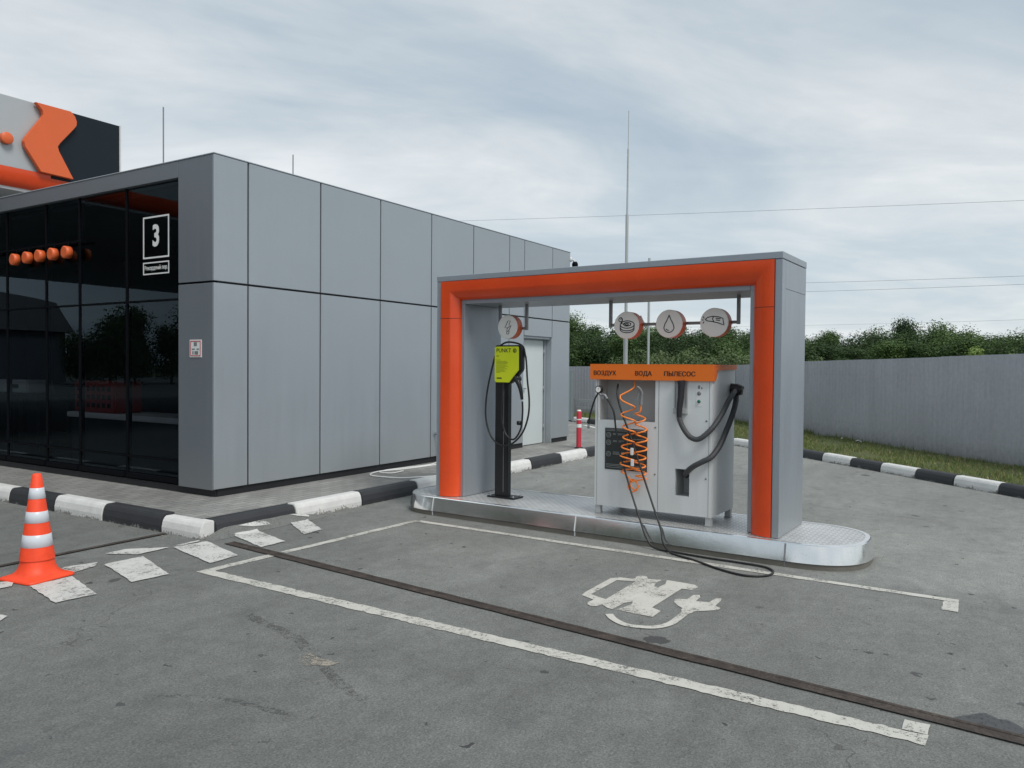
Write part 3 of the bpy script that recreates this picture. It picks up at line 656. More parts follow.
# roof rods, camera
for (x, z1, lab) in ((5.76, 4.62, 'taller thin lightning rod on the kiosk roof near the corner'), (7.785, 4.53, 'shorter thin lightning rod on the kiosk roof further back')):
    t = thing('lightning_rod', lab, 'lightning rod', (x, 8.5, 3.66))
    k = MB(); k.tube([(0, 0, .04), (0, 0, z1 - 3.66)], .008, 8); k.build('rod', M['midgrey'], t)
    k = MB(); k.box(-.1, -.1, 0, .1, .1, .05); k.build('foot', M['grey'], t, bevel=.01)
t = thing('security_camera', 'small black and white security camera at the far roof corner', 'camera', (XE + .001, BY + .02, 3.62))
k = MB(); k.lathe([(0, 0), (.05, 0), (.05, .04), (0, .04)], n=16, axis='x'); k.build('mount', M['white'], t)
k = MB(); k.tube([(.04, 0, 0), (.12, -.02, .0), (.16, -.03, -.05)], .018, 8); k.build('bracket', M['white'], t)
k = MB(); k.lathe([(0, .05), (.04, .045), (.06, 0), (.058, -.04), (.035, -.075), (0, -.085)], (.17, -.035, -.075), 20); k.build('dome', M['black'], t)

# ------------------------------------------------------------------ canopy with the big logo (seen above the roof)
CY = 13.88; CXE = 8.49
t = thing('fuel_canopy', 'tall fuel station canopy with grey and dark fascia and orange trim above kiosk', 'canopy', (0, 18, 0)); to = (0, 18, 0)
k = MB(); k.box(-15, CY, 4.785, 7.25, CY + .08, 5.945); k.build('fascia', M['fascia'], t, to, bevel=.004)
k = MB(); k.box(7.252, CY - .02, 4.72, CXE, CY + .08, 5.95); k.box(CXE - .08, CY + .08, 4.72, CXE, 29, 5.95); k.build('dark_fascia', M['navy'], t, to, bevel=.004)
k = MB(); k.box(CXE + .001, CY - .03, 4.72, CXE + .03, CY + .09, 5.955); k.build('corner_trim', M['soffit'], t, to)
k = MB(); k.box(-15, CY + .12, 4.50, CXE - .1, 29, 4.56)
k.build('soffit', M['soffit'], t, to)
k = MB(); k.box(-15, CY + .085, 5.80, CXE - .1, 29, 5.90); k.build('canopy_roof', M['roofing'], t, to)
k = MB(); arc = [(CY + .03 + .14 * math.sin(w) - .0, 4.785 - .30 * (1 - math.cos(w))) for w in [math.pi / 2 * i / 8 for i in range(9)]]
arc = [(CY - .02 + .14 * (1 - math.cos(math.pi / 2 * i / 8)), 4.783 - .30 * math.sin(math.pi / 2 * i / 8)) for i in range(9)]
k.add([(x, y, z) for x in (-15, 7.9) for y, z in arc], [(i, i + 1, i + 10, i + 9) for i in range(8)], True); k.build('orange_trim', M['orange'], t, to)
k = MB(); k.box(-15, CY + .115, 4.44, 7.9, CY + .15, 4.49); k.build('white_edge', M['soffit'], t, to)
LG = [(6.967, 5.935), (7.036, 5.87), (7.08, 5.82), (7.09, 5.76), (7.066, 5.70), (6.812, 5.32), (6.777, 5.24), (6.8, 5.147), (7.05, 4.785), (7.6, 4.77), (7.349, 5.206), (7.332, 5.278), (7.374, 5.348), (7.61, 5.65), (7.655, 5.72), (7.66, 5.79), (7.63, 5.87), (7.56, 5.94)]
k = MB(); k.prism(LG, CY - .11, CY - .021, 'y'); k.build('logo_chevron', M['logoor'], t, to, bevel=.006)
k = MB(); k.lathe([(0, -.09), (.09, -.09), (.095, -.085), (.095, 0), (0, 0)], (6.535, CY - .001, 5.228), 28, 'y'); k.build('logo_dot', M['logoor'], t, to)
for x in (-10, 3.6):
    for y in (18.5, 26.5):
        k = MB(); k.box(x - .18, y - .18, 0, x + .18, y + .18, 4.5); k.build('column', M['fascia'], t, to, bevel=.01)
# fuel pumps under the canopy, mirrored in the glass
for x, lab in ((-4.0, 'fuel pump on an island under the canopy nearer the kiosk'), (-9.5, 'fuel pump on an island under the canopy further from the kiosk')):
    u = thing('fuel_pump', lab, 'fuel pump', (x, 17.5, 0))
    k = MB(); k.box(-.6, -2.2, 0, .6, 2.2, .16); k.build('pump_island', M['kwhite'], u, bevel=.04)
    k = MB(); k.box(-.28, -.55, .162, .28, .55, 1.5); k.build('body', M['crate'], u, bevel=.03)
    k = MB(); k.box(-.30, -.6, 1.502, .30, .6, 2.1); k.build('display_head', M['white'], u, bevel=.03)
    k = MB(); k.tube(spline([(-.29, .3, 1.4), (-.5, .35, 1.0), (-.45, .3, .5), (-.3, .2, .8)], 6), .02, 8); k.build('hose', M['rubber'], u)
# wire from canopy to roof
k = MB(); k.tube([(8.5, 14.2, 5.15), (9.2, 12.5, 4.9), (9.8, 11, 4.72)], .008, 6)
tag(k.build('roof_cable', M['wire']), 'thin dark cable running from canopy end down behind the kiosk roof', 'cable')
# service hall mirrored in the dark glass
t = thing('service_hall', 'long dark gabled hall across the forecourt mirrored in the glass', 'building', (-8, 68, 0)); to = (-8, 68, 0)
k = MB(); k.box(-22.9, 62, 0, 6, 80, 4.0); k.build('hall_wall', M['hall'], t, to)
k = MB(); k.prism([(-23.4, 4.0), (6.5, 4.0), (4, 8.4), (-12, 7.5), (-22.0, 6.2)], 61.6, 80.4, 'y'); k.build('hall_roof', M['roofing'], t, to)

# ------------------------------------------------------------------ island, local frame: x = depth, y = left, z = up
IO = Vector((6.409, 1.443, 0)); IR = R(-2.11)
def isl(name, label, cat, a, bb, z, group=None):
    p = Matrix.Rotation(IR, 3, 'Z') @ Vector((a, bb, 0)) + IO
    o = thing(name, label, cat, (p.x, p.y, z), IR, group); return o, (a, bb, z)
IH = .19
def outline(d, seam_only=None):
    """island outline expanded by d, ends rounded"""
    pts = []
    a0, a1 = -.085 - d, .875 + d; ac = (a0 + a1) / 2; ra = (a1 - a0) / 2
    for end, b0, rb in ((0, -.06, .54 + d), (1, 3.50, .50 + d)):
        n_ = 44
        for i in range(n_ + 1):
            w = -math.pi / 2 + math.pi * i / n_
            e = 2 / 2.5; cs = math.copysign(abs(math.sin(w)) ** e, math.sin(w)); sn = abs(math.cos(w)) ** e
            if end == 0: pts.append((ac - cs * ra * -1 * -1, b0 - sn * rb))
            else: pts.append((ac + cs * ra, b0 + sn * rb))
    return pts
t, to = isl('service_island', 'long steel-clad traffic island with rounded ends and chequer plate top', 'island', .39, 1.7, 0)
prof = [(.022, 0), (.024, .0), (.026, .042), (.036, .048), (.030, .085), (.008, IH - .008), (0, IH), (-.035, IH)]
rings = [[(x, y, z) for x, y in outline(d)] for d, z in prof]
for lo, hi, nm, mt in ((0, 3, 'base_skirt', M['dullsteel']), (3, 8, 'cladding', M['steel'])):
    k = MB(); n_ = len(rings[0]); vs = [v for r_ in rings[lo:hi] for v in r_]
    k.add(vs, [(i * n_ + j, i * n_ + (j + 1) % n_, (i + 1) * n_ + (j + 1) % n_, (i + 1) * n_ + j) for i in range(hi - lo - 1) for j in range(n_)], False)
    o = k.build(nm, mt, t, to, weld=True)
    for p_ in o.data.polygons: p_.use_smooth = True
    o.data.set_sharp_from_angle(angle=R(25))
k = MB(); k.prism([(x, y) for x, y in outline(-.034)], IH - .02, IH - .002); k.build('tread_plate', M['tread'], t, to)
# joint strips
for bb in (-.078, 1.80, 3.49):
    k = MB()
    pr_ = [(-.085 - d - .003, z) for d, z in [(.026, .004), (.028, .045), (.038, .050), (.032, .085), (.010, IH - .006)]]
    k.add([(a, bb - .006, z) for a, z in pr_] + [(a, bb + .006, z) for a, z in pr_], [(i, i + 1, i + 6, i + 5) for i in range(4)])
    o = k.build('joint_strip', M['white'] if bb > 0 else M['midgrey'], t, to)
# ------------------------------------------------------------------ portal
W, D, T = 3.54, .76, 2.49
t, to = isl('service_portal', 'grey rectangular service portal with rounded orange inner trim', 'portal frame', .38, 1.77, IH)
leg = [(0.0, .285), (3.25, W)]
k = MB(); k.box(.101, .001, IH + .001, D, .285, 2.20); k.box(.0, .0, IH + .001, .10, .06, 2.43); k.box(.1015, 0, 2.2, D, .285, 2.43); k.build('right_post', M['portal'], t, to, bevel=.003, seg=1)
k = MB(); k.box(.101, 3.25, IH + .001, D, W - .001, 2.20); k.box(.0, W - .06, IH + .001, .10, W, 2.43); k.box(.1015, 3.25, 2.2, D, W, 2.43); k.build('left_post', M['portal'], t, to, bevel=.003, seg=1)
k = MB(); k.box(.102, .286, 2.20, D, 3.249, 2.43); k.build('beam', M['portal'], t, to, bevel=.003, seg=1)
k = MB(); k.box(-.003, -.003, 2.433, D + .003, W + .003, T); k.build('cap', M['portal'], t, to, bevel=.004, seg=1)
# trim: convex moulding swept round the opening with mitred corners
def trim(u): # u from outer(0) to inner(1): (inset, depth)
    w = u * math.pi / 2; return .06 + .19 * math.sin(w) ** 1.0 * 1.0, -.012 + .112 * (1 - math.cos(w))
k = MB(); vs = []; nu = 12
for i in range(nu + 1):
    ins, dep = trim(i / nu)
    vs += [(dep, ins, IH + .003), (dep, ins, T - ins + .0), (dep, W - ins, T - ins), (dep, W - ins, IH + .003)]
k.add(vs, [(i * 4 + j, i * 4 + j + 1, (i + 1) * 4 + j + 1, (i + 1) * 4 + j) for i in range(nu) for j in range(3)], False)
o = k.build('orange_trim', M['orange'], t, to)
for p in o.data.polygons: p.use_smooth = True
o.data.set_sharp_from_angle(angle=R(30))
for bb0, bb1, s in ((.0595, .245, 1), (W - .245, W - .0595, -1)):   # thin joint lines on the trim
    vs = []; k = MB()
    for i in range(nu + 1):
        ins, dep = trim(i / nu); y = ins if s == 1 else W - ins
        vs += [(dep - .002, y, 2.048), (dep - .002, y, 2.052)]
    k.add(vs, [(2 * i, 2 * i + 1, 2 * i + 3, 2 * i + 2) for i in range(nu)])
    k.build('trim_joint', M['seam'], t, to)
# hanging brackets (bolted under the beam)
for (b1, b2, zb) in ((3.05, 2.715, 1.955), (1.745, .495, 1.965)):
    k = MB()
    for bb in (b1, b2): k.box(.443, bb - .014, zb - .02, .472, bb + .014, 2.199)
    lo, hi = min(b1, b2) + .0185, max(b1, b2) - .0185
    k.box(.445, lo, zb - .015, .470, hi, zb + .012); k.build('sign_bracket', M['midgrey'], t, to, bevel=.002, seg=1)
# round signs
def disc(bb, z, r, name, label, strokes, sr=.0042):
    t, to = isl(name, label, 'round sign', .39, bb, z, 'round pictogram signs')
    a0 = .34
    k = MB(); k.lathe([(r, a0 + .004), (r, a0 + .098), (0, a0 + .098)], (0, bb, z), 48, 'x'); k.build('rim', M['logoor'], t, to)
    k = MB(); k.lathe([(0, a0), (r - .003, a0), (r + .0005, a0 + .0035)], (0, bb, z), 48, 'x', False); k.build('face', M['signface'], t, to)
    k = MB()
    for st in strokes: k.tube([(a0 - .001, bb - y * r, z + x * r) for y, x in st], sr, 6)
    k.build('pictogram', M['ink'], t, to)
def circ(cx, cy, rx, ry, n_=24, a0=0, a1=360): return [(cx + rx * math.cos(R(a0 + (a1 - a0) * i / n_)), cy + ry * math.sin(R(a0 + (a1 - a0) * i / n_))) for i in range(n_ + 1)]
bolt = [[(.02, .5), (-.18, -.08), (-.02, -.08), (-.0, -.1), (.16, .05), (.2, -.05)], [(.02, .5), (.20, .5), (.09, .13), (.26, .12), (.08, -.34)], [(-.02, -.08), (-.05, -.42)], [(.08, -.34), (.13, -.4), (.06, -.62), (-.06, -.6), (-.05, -.42), (.08, -.34)]]
tyre = [circ(.05, .05, .56, .27), circ(.05, .07, .30, .13), circ(.03, .06, .12, .06), circ(.05, -.14, .56, .27, 14, 180, 360), circ(.05, -.28, .56, .27, 14, 180, 360), [(-.51, .05), (-.51, -.28)], [(.61, .05), (.61, -.28)], circ(-.48, .42, .15, .15), [(-.45, .27), (-.40, .12), (-.1, .08)], [(-.48, .42), (-.42, .5)]]
drop = [[(0, .62), (-.12, .32), (-.30, 0), (-.38, -.25)] + circ(0, -.25, .38, .36, 16, 180, 360) + [(.30, 0), (.12, .32), (0, .62)], circ(0, -.25, .24, .22, 6, 210, 270)]
vac = [[(-.62, .22), (-.45, .36), (-.1, .42), (.3, .38), (.62, .26), (.66, .02), (.64, -.02)], [(-.62, .22), (-.5, .12), (-.1, .06), (.3, -.04), (.55, -.14), (.70, -.2), (.66, .02)], [(-.02, .4), (-.12, .26), (-.02, .07)], [(.12, .28), (.45, .24)], [(.14, .16), (.42, .12)], [(-.78, .42), (-.7, .3)], [(-.86, .2), (-.74, .18)], [(-.8, -.04), (-.7, .06)]]
disc(2.875, 1.966, .122, 'round_sign', 'round white sign with lightning bolt plug above the yellow charger', [[(x * 1.45, y) for x, y in q] for q in bolt], .0032)
disc(1.520, 1.952, .128, 'round_sign', 'round white sign showing a tyre and pressure gauge, above machine', tyre)
disc(1.096, 1.956, .128, 'round_sign', 'round white sign showing a water drop outline, above machine', drop)
disc(.675, 1.958, .128, 'round_sign', 'round white sign showing a vacuum nozzle, above machine', vac)

# ------------------------------------------------------------------ EV charger
t, to = isl('car_charger', 'slim black electric car charging post with yellow front plate', 'charger', .35, 2.89, IH)
k = MB(); k.box(.255, 2.71, IH, .44, 3.05, IH + .014); k.build('base_plate', M['charger'], t, to, bevel=.003)
for a, bb in ((.28, 2.735), (.28, 3.02), (.415, 2.735), (.415, 3.02)):
    k = MB(); k.lathe([(0, IH + .03), (.009, IH + .03), (.011, IH + .015), (.011, IH + .0142)], (a, bb, 0), 8); k.build('bolt', M['midgrey'], t, to)
k = MB(); k.box(.30, 2.822, IH + .0145, .37, 2.985, 1.40); k.build('post', M['charger'], t, to, bevel=.006)
k = MB(); k.box(.297, 2.872, IH + .06, .2995, 2.876, 1.38); k.build('post_seam', M['midgrey'], t, to)
def head(d): return [(2.675 - d, 1.765 + d), (2.98 + d, 1.765 + d), (2.98 + d, 1.415 - d), (2.955 + d, 1.388 - d), (2.79 - d, 1.388 - d), (2.675 - d, 1.515)]
k = MB(); k.prism([(2.645, 1.72), (2.66, 1.775), (2.985, 1.775), (2.99, 1.41), (2.96, 1.378), (2.79, 1.375), (2.645, 1.52)], .285, .35, 'x'); k.build('housing', M['charger'], t, to, bevel=.012, seg=3)
k = MB(); k.prism([(2.69, 1.76), (2.965, 1.76), (2.977, 1.748), (2.977, 1.41), (2.958, 1.39), (2.795, 1.39), (2.678, 1.518), (2.678, 1.748)], .272, .284, 'x'); k.build('front_plate', M['yellow'], t, to, bevel=.003, seg=1)
xt = .271
text_mb('PUNKT', .058, xt, 2.862, 1.718, .0003, .0006, sx=.98).build('lettering', M['ink'], t, to)
k = MB(); k.tube([(xt - .0005, 2.725 - .019 * math.cos(w), 1.718 + .019 * math.sin(w)) for w in [2 * math.pi * i / 20 for i in range(20)]], .0028, 6, closed=True)
for z in (1.709, 1.718, 1.727): k.box(xt - .002, 2.716, z - .0018, xt, 2.734, z + .0018)
k.box(xt - .002, 2.731, 1.709, xt - .0, 2.735, 1.727); k.build('round_emblem', M['ink'], t, to)
k = MB()
for i, z in enumerate([1.668, 1.658, 1.622, 1.608, 1.596, 1.584, 1.570, 1.558, 1.544, 1.530, 1.518, 1.506, 1.494]):
    w_ = [.04, .036, .055, .13, .15, .14, .12, .15, .11, .14, .10, .12, .05][i]; k.box(xt - .001, 2.955 - w_, z - .0018, xt + .001, 2.955, z + .0018)
k.build('small_print', M['ygrey'], t, to)
k = MB(); k.box(xt - .001, 2.885, 1.428, xt + .001, 2.945, 1.440); k.build('mark', M['ink'], t, to)
k = MB(); k.tube(spline([(.33, 2.63, 1.66), (.325, 2.66, 1.76), (.325, 2.76, 1.80), (.32, 2.88, 1.80), (.31, 2.97, 1.72), (.29, 3.03, 1.50), (.28, 3.08, 1.25), (.275, 3.085, 1.02), (.27, 3.02, .84), (.26, 2.90, .745), (.26, 2.75, .76), (.265, 2.62, .88), (.27, 2.555, 1.05), (.28, 2.55, 1.22), (.29, 2.58, 1.42), (.31, 2.605, 1.58), (.325, 2.625, 1.66)], 8), .0095, 10)
k.build('cable', M['rubber'], t, to)
k = MB(); k.tube(spline([(.27, 2.862, 1.385), (.262, 2.868, 1.2), (.262, 2.87, 1.02), (.258, 2.82, .86), (.258, 2.72, .81), (.265, 2.64, .92), (.27, 2.622, 1.08), (.27, 2.625, 1.20)], 8), .0095, 10)
k.build('cable', M['rubber'], t, to)
k = MB(); k.tube(spline([(.27, 2.70, 1.43), (.262, 2.665, 1.38), (.262, 2.640, 1.31), (.268, 2.628, 1.22)], 6), .026, 12, rfun=lambda u: 1.15 - .55 * u); k.lathe([(0, -.03), (.032, -.03), (.036, .03), (0, .03)], (.275, 2.695, 1.43), 16, 'x'); k.build('plug', M['charger'], t, to)
k = MB(); k.lathe([(0, -.02), (.022, -.02), (.022, .02), (0, .02)], (.262, 2.655, .98), 14, 'y'); k.build('cable_clip', M['charger'], t, to)
t.location += Vector((0, .012, 0))

# ------------------------------------------------------------------ air / water / vacuum machine
MA, MBK, B0, B1, Z0, ZT = .13, .72, .605, 1.73, .268, 1.575
t, to = isl('service_machine', 'white air, water and vacuum service machine with orange header', 'service machine', .42, 1.17, IH)
# body with alcove (upper left) and slot (lower right) cut out: front built of pieces
al = (1.13, 1.695, 1.065, 1.442)     # b0,b1,z0,z1
sl = (.803, .935, .43, .668)
k = MB()
F0, F1 = MA, MA + .03
def fr_(b0, b1, z0, z1): k.box(F0, b0, z0, F1, b1, z1)
fr_(B0, B1, Z0, sl[2]); fr_(B0, sl[0], sl[2], sl[3]); fr_(sl[1], B1, sl[2], sl[3]); fr_(B0, B1, sl[3], al[2]); fr_(B0, al[0], al[2], al[3]); fr_(al[1], B1, al[2], al[3])
k.box(F1, B0, Z0, MBK, B0 + .03, 1.57); k.box(F1, B1 - .03, Z0, MBK, B1, 1.57); k.box(MBK - .03, B0 + .03, Z0, MBK, B1 - .03, 1.57); k.box(F1, B0 + .03, Z0, MBK - .03, B1 - .03, Z0 + .02)
k.build('body', M['machine'], t, to)
k = MB(); k.box(MA + .19, al[0] - .02, al[2] - .02, MA + .20, al[1] + .02, 1.50); k.box(F1 + .001, al[0] - .012, al[2], MA + .19, al[0] - .002, 1.46); k.box(F1 + .001, al[1] + .002, al[2], MA + .19, al[1] + .012, 1.46); k.box(F1 + .001, al[0] - .0, al[2] - .012, MA + .19, al[1], al[2] - .001)
k.build('alcove_lining', M['grey'], t, to)
k = MB(); k.box(F1 + .001, sl[0] - .012, sl[2] - .02, MA + .22, sl[0] - .002, sl[3] + .02); k.box(F1 + .001, sl[1] + .002, sl[2] - .02, MA + .22, sl[1] + .012, sl[3] + .02); k.box(MA + .22, sl[0] - .02, sl[2] - .02, MA + .23, sl[1] + .02, sl[3] + .02); k.box(F1 + .001, sl[0] - .002, sl[2] - .012, MA + .22, sl[1] + .002, sl[2] - .002); k.box(F1 + .001, sl[0] - .002, sl[3] + .002, MA + .22, sl[1] + .002, sl[3] + .012)
k.build('hose_slot', M['grey'], t, to)
k = MB()
k.box(MA - .0015, 1.093, Z0 + .005, MA - .0002, 1.097, 1.44); k.box(MA - .0015, .630, Z0 + .005, MA - .0002, .633, 1.44); k.box(MA - .0015, 1.706, Z0 + .005, MA - .0002, 1.709, 1.44); k.build('panel_joint', M['midgrey'], t, to)
for a, bb in ((MA + .01, B0 + .005), (MA + .01, B1 - .055), (MBK - .07, B0 + .005), (MBK - .07, B1 - .055)):
    k = MB(); k.box(a, bb, IH + .001, a + .05, bb + .05, Z0); k.box(a - .005, bb - .005, IH, a + .055, bb + .055, IH + .008); k.build('leg', M['grey'], t, to, bevel=.002)
# header
k = MB(); k.box(.100, .590, 1.442, .128, 1.773, 1.572); k.box(.1285, .590, 1.5725, MBK + .005, 1.773, 1.585)
k.prism([(.1285, 1.442), (.1285, 1.571), (MBK, 1.571), (MBK, 1.545), (.215, 1.535), (.165, 1.442)], .588, .603, 'y')
k.prism([(.1285, 1.442), (.1285, 1.571), (MBK, 1.571), (MBK, 1.545), (.215, 1.535), (.165, 1.442)], 1.735, 1.773, 'y')
k.box(.10, .590, 1.5725, .128, 1.773, 1.585)
k.build('header', M['header'], t, to)
for s_, bb in (('ВОЗДУХ', 1.621), ('ВОДА', 1.235), ('ПЫЛЕСОС', .893)):
    k = MB()
    for j_, (dy, dz) in enumerate(((0, 0), (.0016, 0), (-.0016, 0))):
        q = text_mb(s_, .0565, .0992 - j_ * .0002, bb + dy, 1.500 + dz, 0, .0008); k.add(q.v, q.f)
    k.build('lettering', M['ink'], t, to)
for bb, zz in ((1.125, .60), (1.125, 1.02), (.655, .60), (.655, 1.10)):
    k = MB(); k.lathe([(0, MA - .004), (.008, MA - .004), (.009, MA)], (0, bb, zz), 12, 'x'); k.build('lock', M['midgrey'], t, to)
# info board
k = MB(); k.box(MA - .006, 1.201, .612, MA - .0005, 1.622, .995); k.build('info_board', M['board'], t, to)
k = MB(); xb = MA - .0075
for z in (.93, .86, .755):
    k.tube([(xb, 1.585 + .022 * math.cos(w), z + .022 * math.sin(w)) for w in [2 * math.pi * i / 18 for i in range(18)]], .0022, 5, closed=True)
    k.tube([(xb, 1.585 + .010 * math.cos(w), z + .010 * math.sin(w)) for w in [2 * math.pi * i / 12 for i in range(12)]], .0018, 5, closed=True)
for (z, b0, b1) in ((.984, 1.21, 1.61), (.972, 1.21, 1.61), (.945, 1.42, 1.54), (.935, 1.45, 1.54), (.88, 1.43, 1.54), (.87, 1.46, 1.54), (.775, 1.42, 1.54), (.765, 1.45, 1.54), (.755, 1.44, 1.54), (.66, 1.21, 1.61), (.648, 1.21, 1.61), (.632, 1.21, 1.61)):
    k.box(xb, b0, z - .0018, xb + .0014, b1, z + .0018)
k.box(xb, 1.395, .68, xb + .0014, 1.398, .96); k.box(xb, 1.23, .70, xb + .0014, 1.37, .704); k.box(xb, 1.23, .90, xb + .0014, 1.37, .904)
k.build('board_print', M['boardline'], t, to)
# vacuum holster
k = MB(); k.box(MA - .03, .822, 1.155, MA - .001, .95, 1.20); k.box(MA - .012, .822, 1.201, MA - .001, .835, 1.44); k.box(MA - .012, .937, 1.201, MA - .001, .95, 1.44); k.box(MA - .004, .836, 1.201, MA - .001, .936, 1.44)
ho = k.build('holster', M['grey'], t, to, bevel=.002, seg=1)
k = MB(); k.tube([(MA - .05, .872, 1.445), (MA - .045, .868, 1.40), (MA - .045, .872, 1.30), (MA - .05, .882, 1.20), (MA - .05, .884, 1.12)], .034, 14, rfun=lambda u: 1.0 - .34 * u); k.build('vacuum_nozzle', M['nozzle'], t, to)
def ribbed(pts, r, name, n_=14, m_=M['hosegrey']):
    P = spline(pts, 10)
    # resample finely and ripple the radius
    out = [P[0]]
    for p in P[1:]:
        d = (p - out[-1]).length
        if d > .006:
            s = int(d / .006) + 1; q0 = out[-1].copy()
            for i in range(1, s + 1): out.append(q0.lerp(p, i / s))
    mb = MB(); cnt_ = len(out) - 1
    mb.tube(out, r, n_, rfun=lambda u: 1 + .06 * math.sin(u * cnt_ * 1.57)); return mb.build(name, m_, t, to)
ribbed([(MA - .05, .884, 1.12), (MA - .05, .86, 1.06), (.075, .82, 1.00), (.06, .765, .955), (.05, .70, .945), (.06, .64, .985), (.10, .58, 1.06), (.20, .545, 1.16), (.34, .535, 1.27), (.50, .54, 1.34), (.60, .56, 1.35)], .0225, 'vacuum_hose')
ribbed([(.62, .565, 1.34), (.56, .54, 1.27), (.44, .53, 1.15), (.30, .535, 1.02), (.17, .55, .89), (.08, .59, .80), (.06, .66, .755), (.07, .74, .71), (.10, .80, .665), (.16, .85, .62), (.24, .87, .60)], .024, 'vacuum_hose')
k = MB(); k.lathe([(.0, -.05), (.045, -.045), (.055, 0), (.05, .05), (.0, .06)], (.61, .55, 1.36), 20, 'y'); k.tube([(.61, .60, 1.37), (.61, .55, 1.37), (.61, .51, 1.35)], .05, 14); k.build('hose_swivel', M['rubber'], t, to)
k = MB(); k.lathe([(0, -.012), (.011, -.012), (.012, 0), (.012, .012)], (MA - .002, .700, 1.265), 14, 'x'); k.tube([(MA - .004, .725 + .014 * math.cos(w), 1.266 + .014 * math.sin(w)) for w in [2 * math.pi * i / 18 for i in range(18)]], .002, 6, closed=True)
k = MB(); k.lathe([(0, MA - .014), (.013, MA - .013), (.014, MA)], (0, .723, 1.266), 18, 'x'); k.build('push_button', M['green'], t, to)
k = MB(); k.lathe([(0, MA - .006), (.017, MA - .006), (.018, MA)], (0, .723, 1.336), 18, 'x'); k.build('coin_slot', M['midgrey'], t, to)
for q in ((.715, 1.375, .735, 1.405), (.695, 1.372, .705, 1.39)): k = MB(); k.box(MA - .004, q[0], q[1], MA - .0022, q[2], q[3]); k.build('small_pictogram', M['midgrey'], t, to)
k = MB(); k.box(MA - .002, .694, 1.222, MA - .001, .752, 1.43); k.build('control_plate', M['white'], t, to)
# air line: header -> ground loop -> gauge
air = [(MA + .03, 1.514, 1.40), (.10, 1.49, 1.30), (.07, 1.43, 1.15), (.04, 1.31, .90), (.0, 1.165, .56), (-.05, 1.06, .35), (-.11, .96, .17), (-.16, .92, .08), (-.24, .82, .014), (-.36, .57, .011), (-.52, .30, .011), (-.585, .09, .011), (-.50, -.045, .011), (-.36, -.06, .011), (-.25, .03, .011), (-.225, .23, .011), (-.225, .50, .011), (-.20, .78, .012), (-.185, .98, .018), (-.16, 1.07, .09), (-.09, 1.17, .24), (.0, 1.30, .46), (.04, 1.42, .76), (.05, 1.475, .99), (.06, 1.50, 1.13), (.07, 1.545, 1.22), (.06, 1.60, 1.30)]
k = MB(); k.tube(spline(air, 8), .0085, 8); k.build('air_hose', M['rubber'], t, to)
k = MB(); k.lathe([(0, .038), (.030, .038), (.036, .044), (.036, .072), (0, .074)], (0, 1.655, 1.35), 24, 'x'); ga = k.build('pressure_gauge', M['rubber'], t, to)
k = MB(); k.lathe([(0, .0365), (.026, .0365)], (0, 1.655, 1.35), 20, 'x', False); o = k.build('dial', M['signface'], ga, to); 
k = MB(); k.tube([(.0355, 1.655, 1.35), (.0355, 1.645, 1.368)], .0016, 4); k.build('needle', M['ink'], ga, to)
k = MB(); k.tube(spline([(.056, 1.65, 1.315), (.058, 1.635, 1.30), (.06, 1.60, 1.30), (.065, 1.575, 1.265)], 5), .013, 10); k.box(.05, 1.60, 1.265, .068, 1.635, 1.29); k.build('inflator_grip', M['midgrey'], t, to)
k = MB(); k.tube(spline([(.055, 1.665, 1.315), (.055, 1.70, 1.25), (.05, 1.74, 1.12), (.05, 1.755, 1.02)], 6), .0085, 8); k.build('inflator_whip', M['rubber'], t, to)
k = MB(); k.lathe([(0, -.02), (.011, -.02), (.011, .015), (.006, .02)], (.05, 1.757, 1.005), 10); k.build('chuck', M['midgrey'], t, to)
# orange coil hose
def coil(cb, ca, ra, z_top, z_bot, turns_, ph, ease):
    out = []; n_ = int(turns_ * 20)
    for i in range(n_ + 1):
        u = i / n_; w = ph + 2 * math.pi * turns_ * u; z = z_top + (z_bot - z_top) * (u ** ease)
        rr = ra * (.9 + .1 * math.sin(7 * u + ph)); sag = .010 * math.sin(9.1 * u + ph)
        out.append(Vector((ca + .035 * math.cos(w) - .0, cb + rr * math.sin(w) + sag, z)))
    return out
c1 = coil(1.355, .055, .072, 1.30, .60, 7.2, 1.57, .72)
c2 = coil(1.235, .058, .060, .56, 1.14, 7.5, -1.57, 1.25)
bottom = spline([c1[-1], (.05, 1.33, .55), (.04, 1.30, .53), (.05, 1.27, .54), c2[0]], 5)
path = [Vector(p) for p in spline([(MA + .03, 1.345, 1.43), (MA - .0, 1.342, 1.37), c1[0]], 6)] + c1[1:] + bottom[1:] + c2[1:] + spline([c2[-1], (.05, 1.24, 1.16), (.055, 1.232, 1.22)], 5)[1:]
k = MB(); k.tube(path, .0072, 8); k.build('water_hose', M['coil'], t, to)
k = MB(); k.tube(spline([(.05, 1.30, .535), (.04, 1.345, .50), (.04, 1.31, .44), (.04, 1.25, .47), (.05, 1.27, .535), (.05, 1.32, .545), (.05, 1.33, .50), (.05, 1.28, .455), (.05, 1.235, .50)], 6), .007, 8); k.build('water_hose', M['coil'], t, to)
k = MB(); k.tube(spline([(.055, 1.232, 1.22), (.055, 1.228, 1.29), (.05, 1.225, 1.33), (.03, 1.24, 1.37), (.01, 1.255, 1.385)], 5), .017, 10, rfun=lambda u: 1 - .35 * u); k.tube([(.035, 1.245, 1.335), (.03, 1.265, 1.25)], .005, 6); k.build('water_gun', M['midgrey'], t, to)
for (bz, zz) in ((1.30, .80), (1.295, .70)):
    k = MB(); k.box(.012, bz - .014, zz - .03, .03, bz + .014, zz + .035); k.build('cable_tie_tag', M['white'], t, to, bevel=.004)

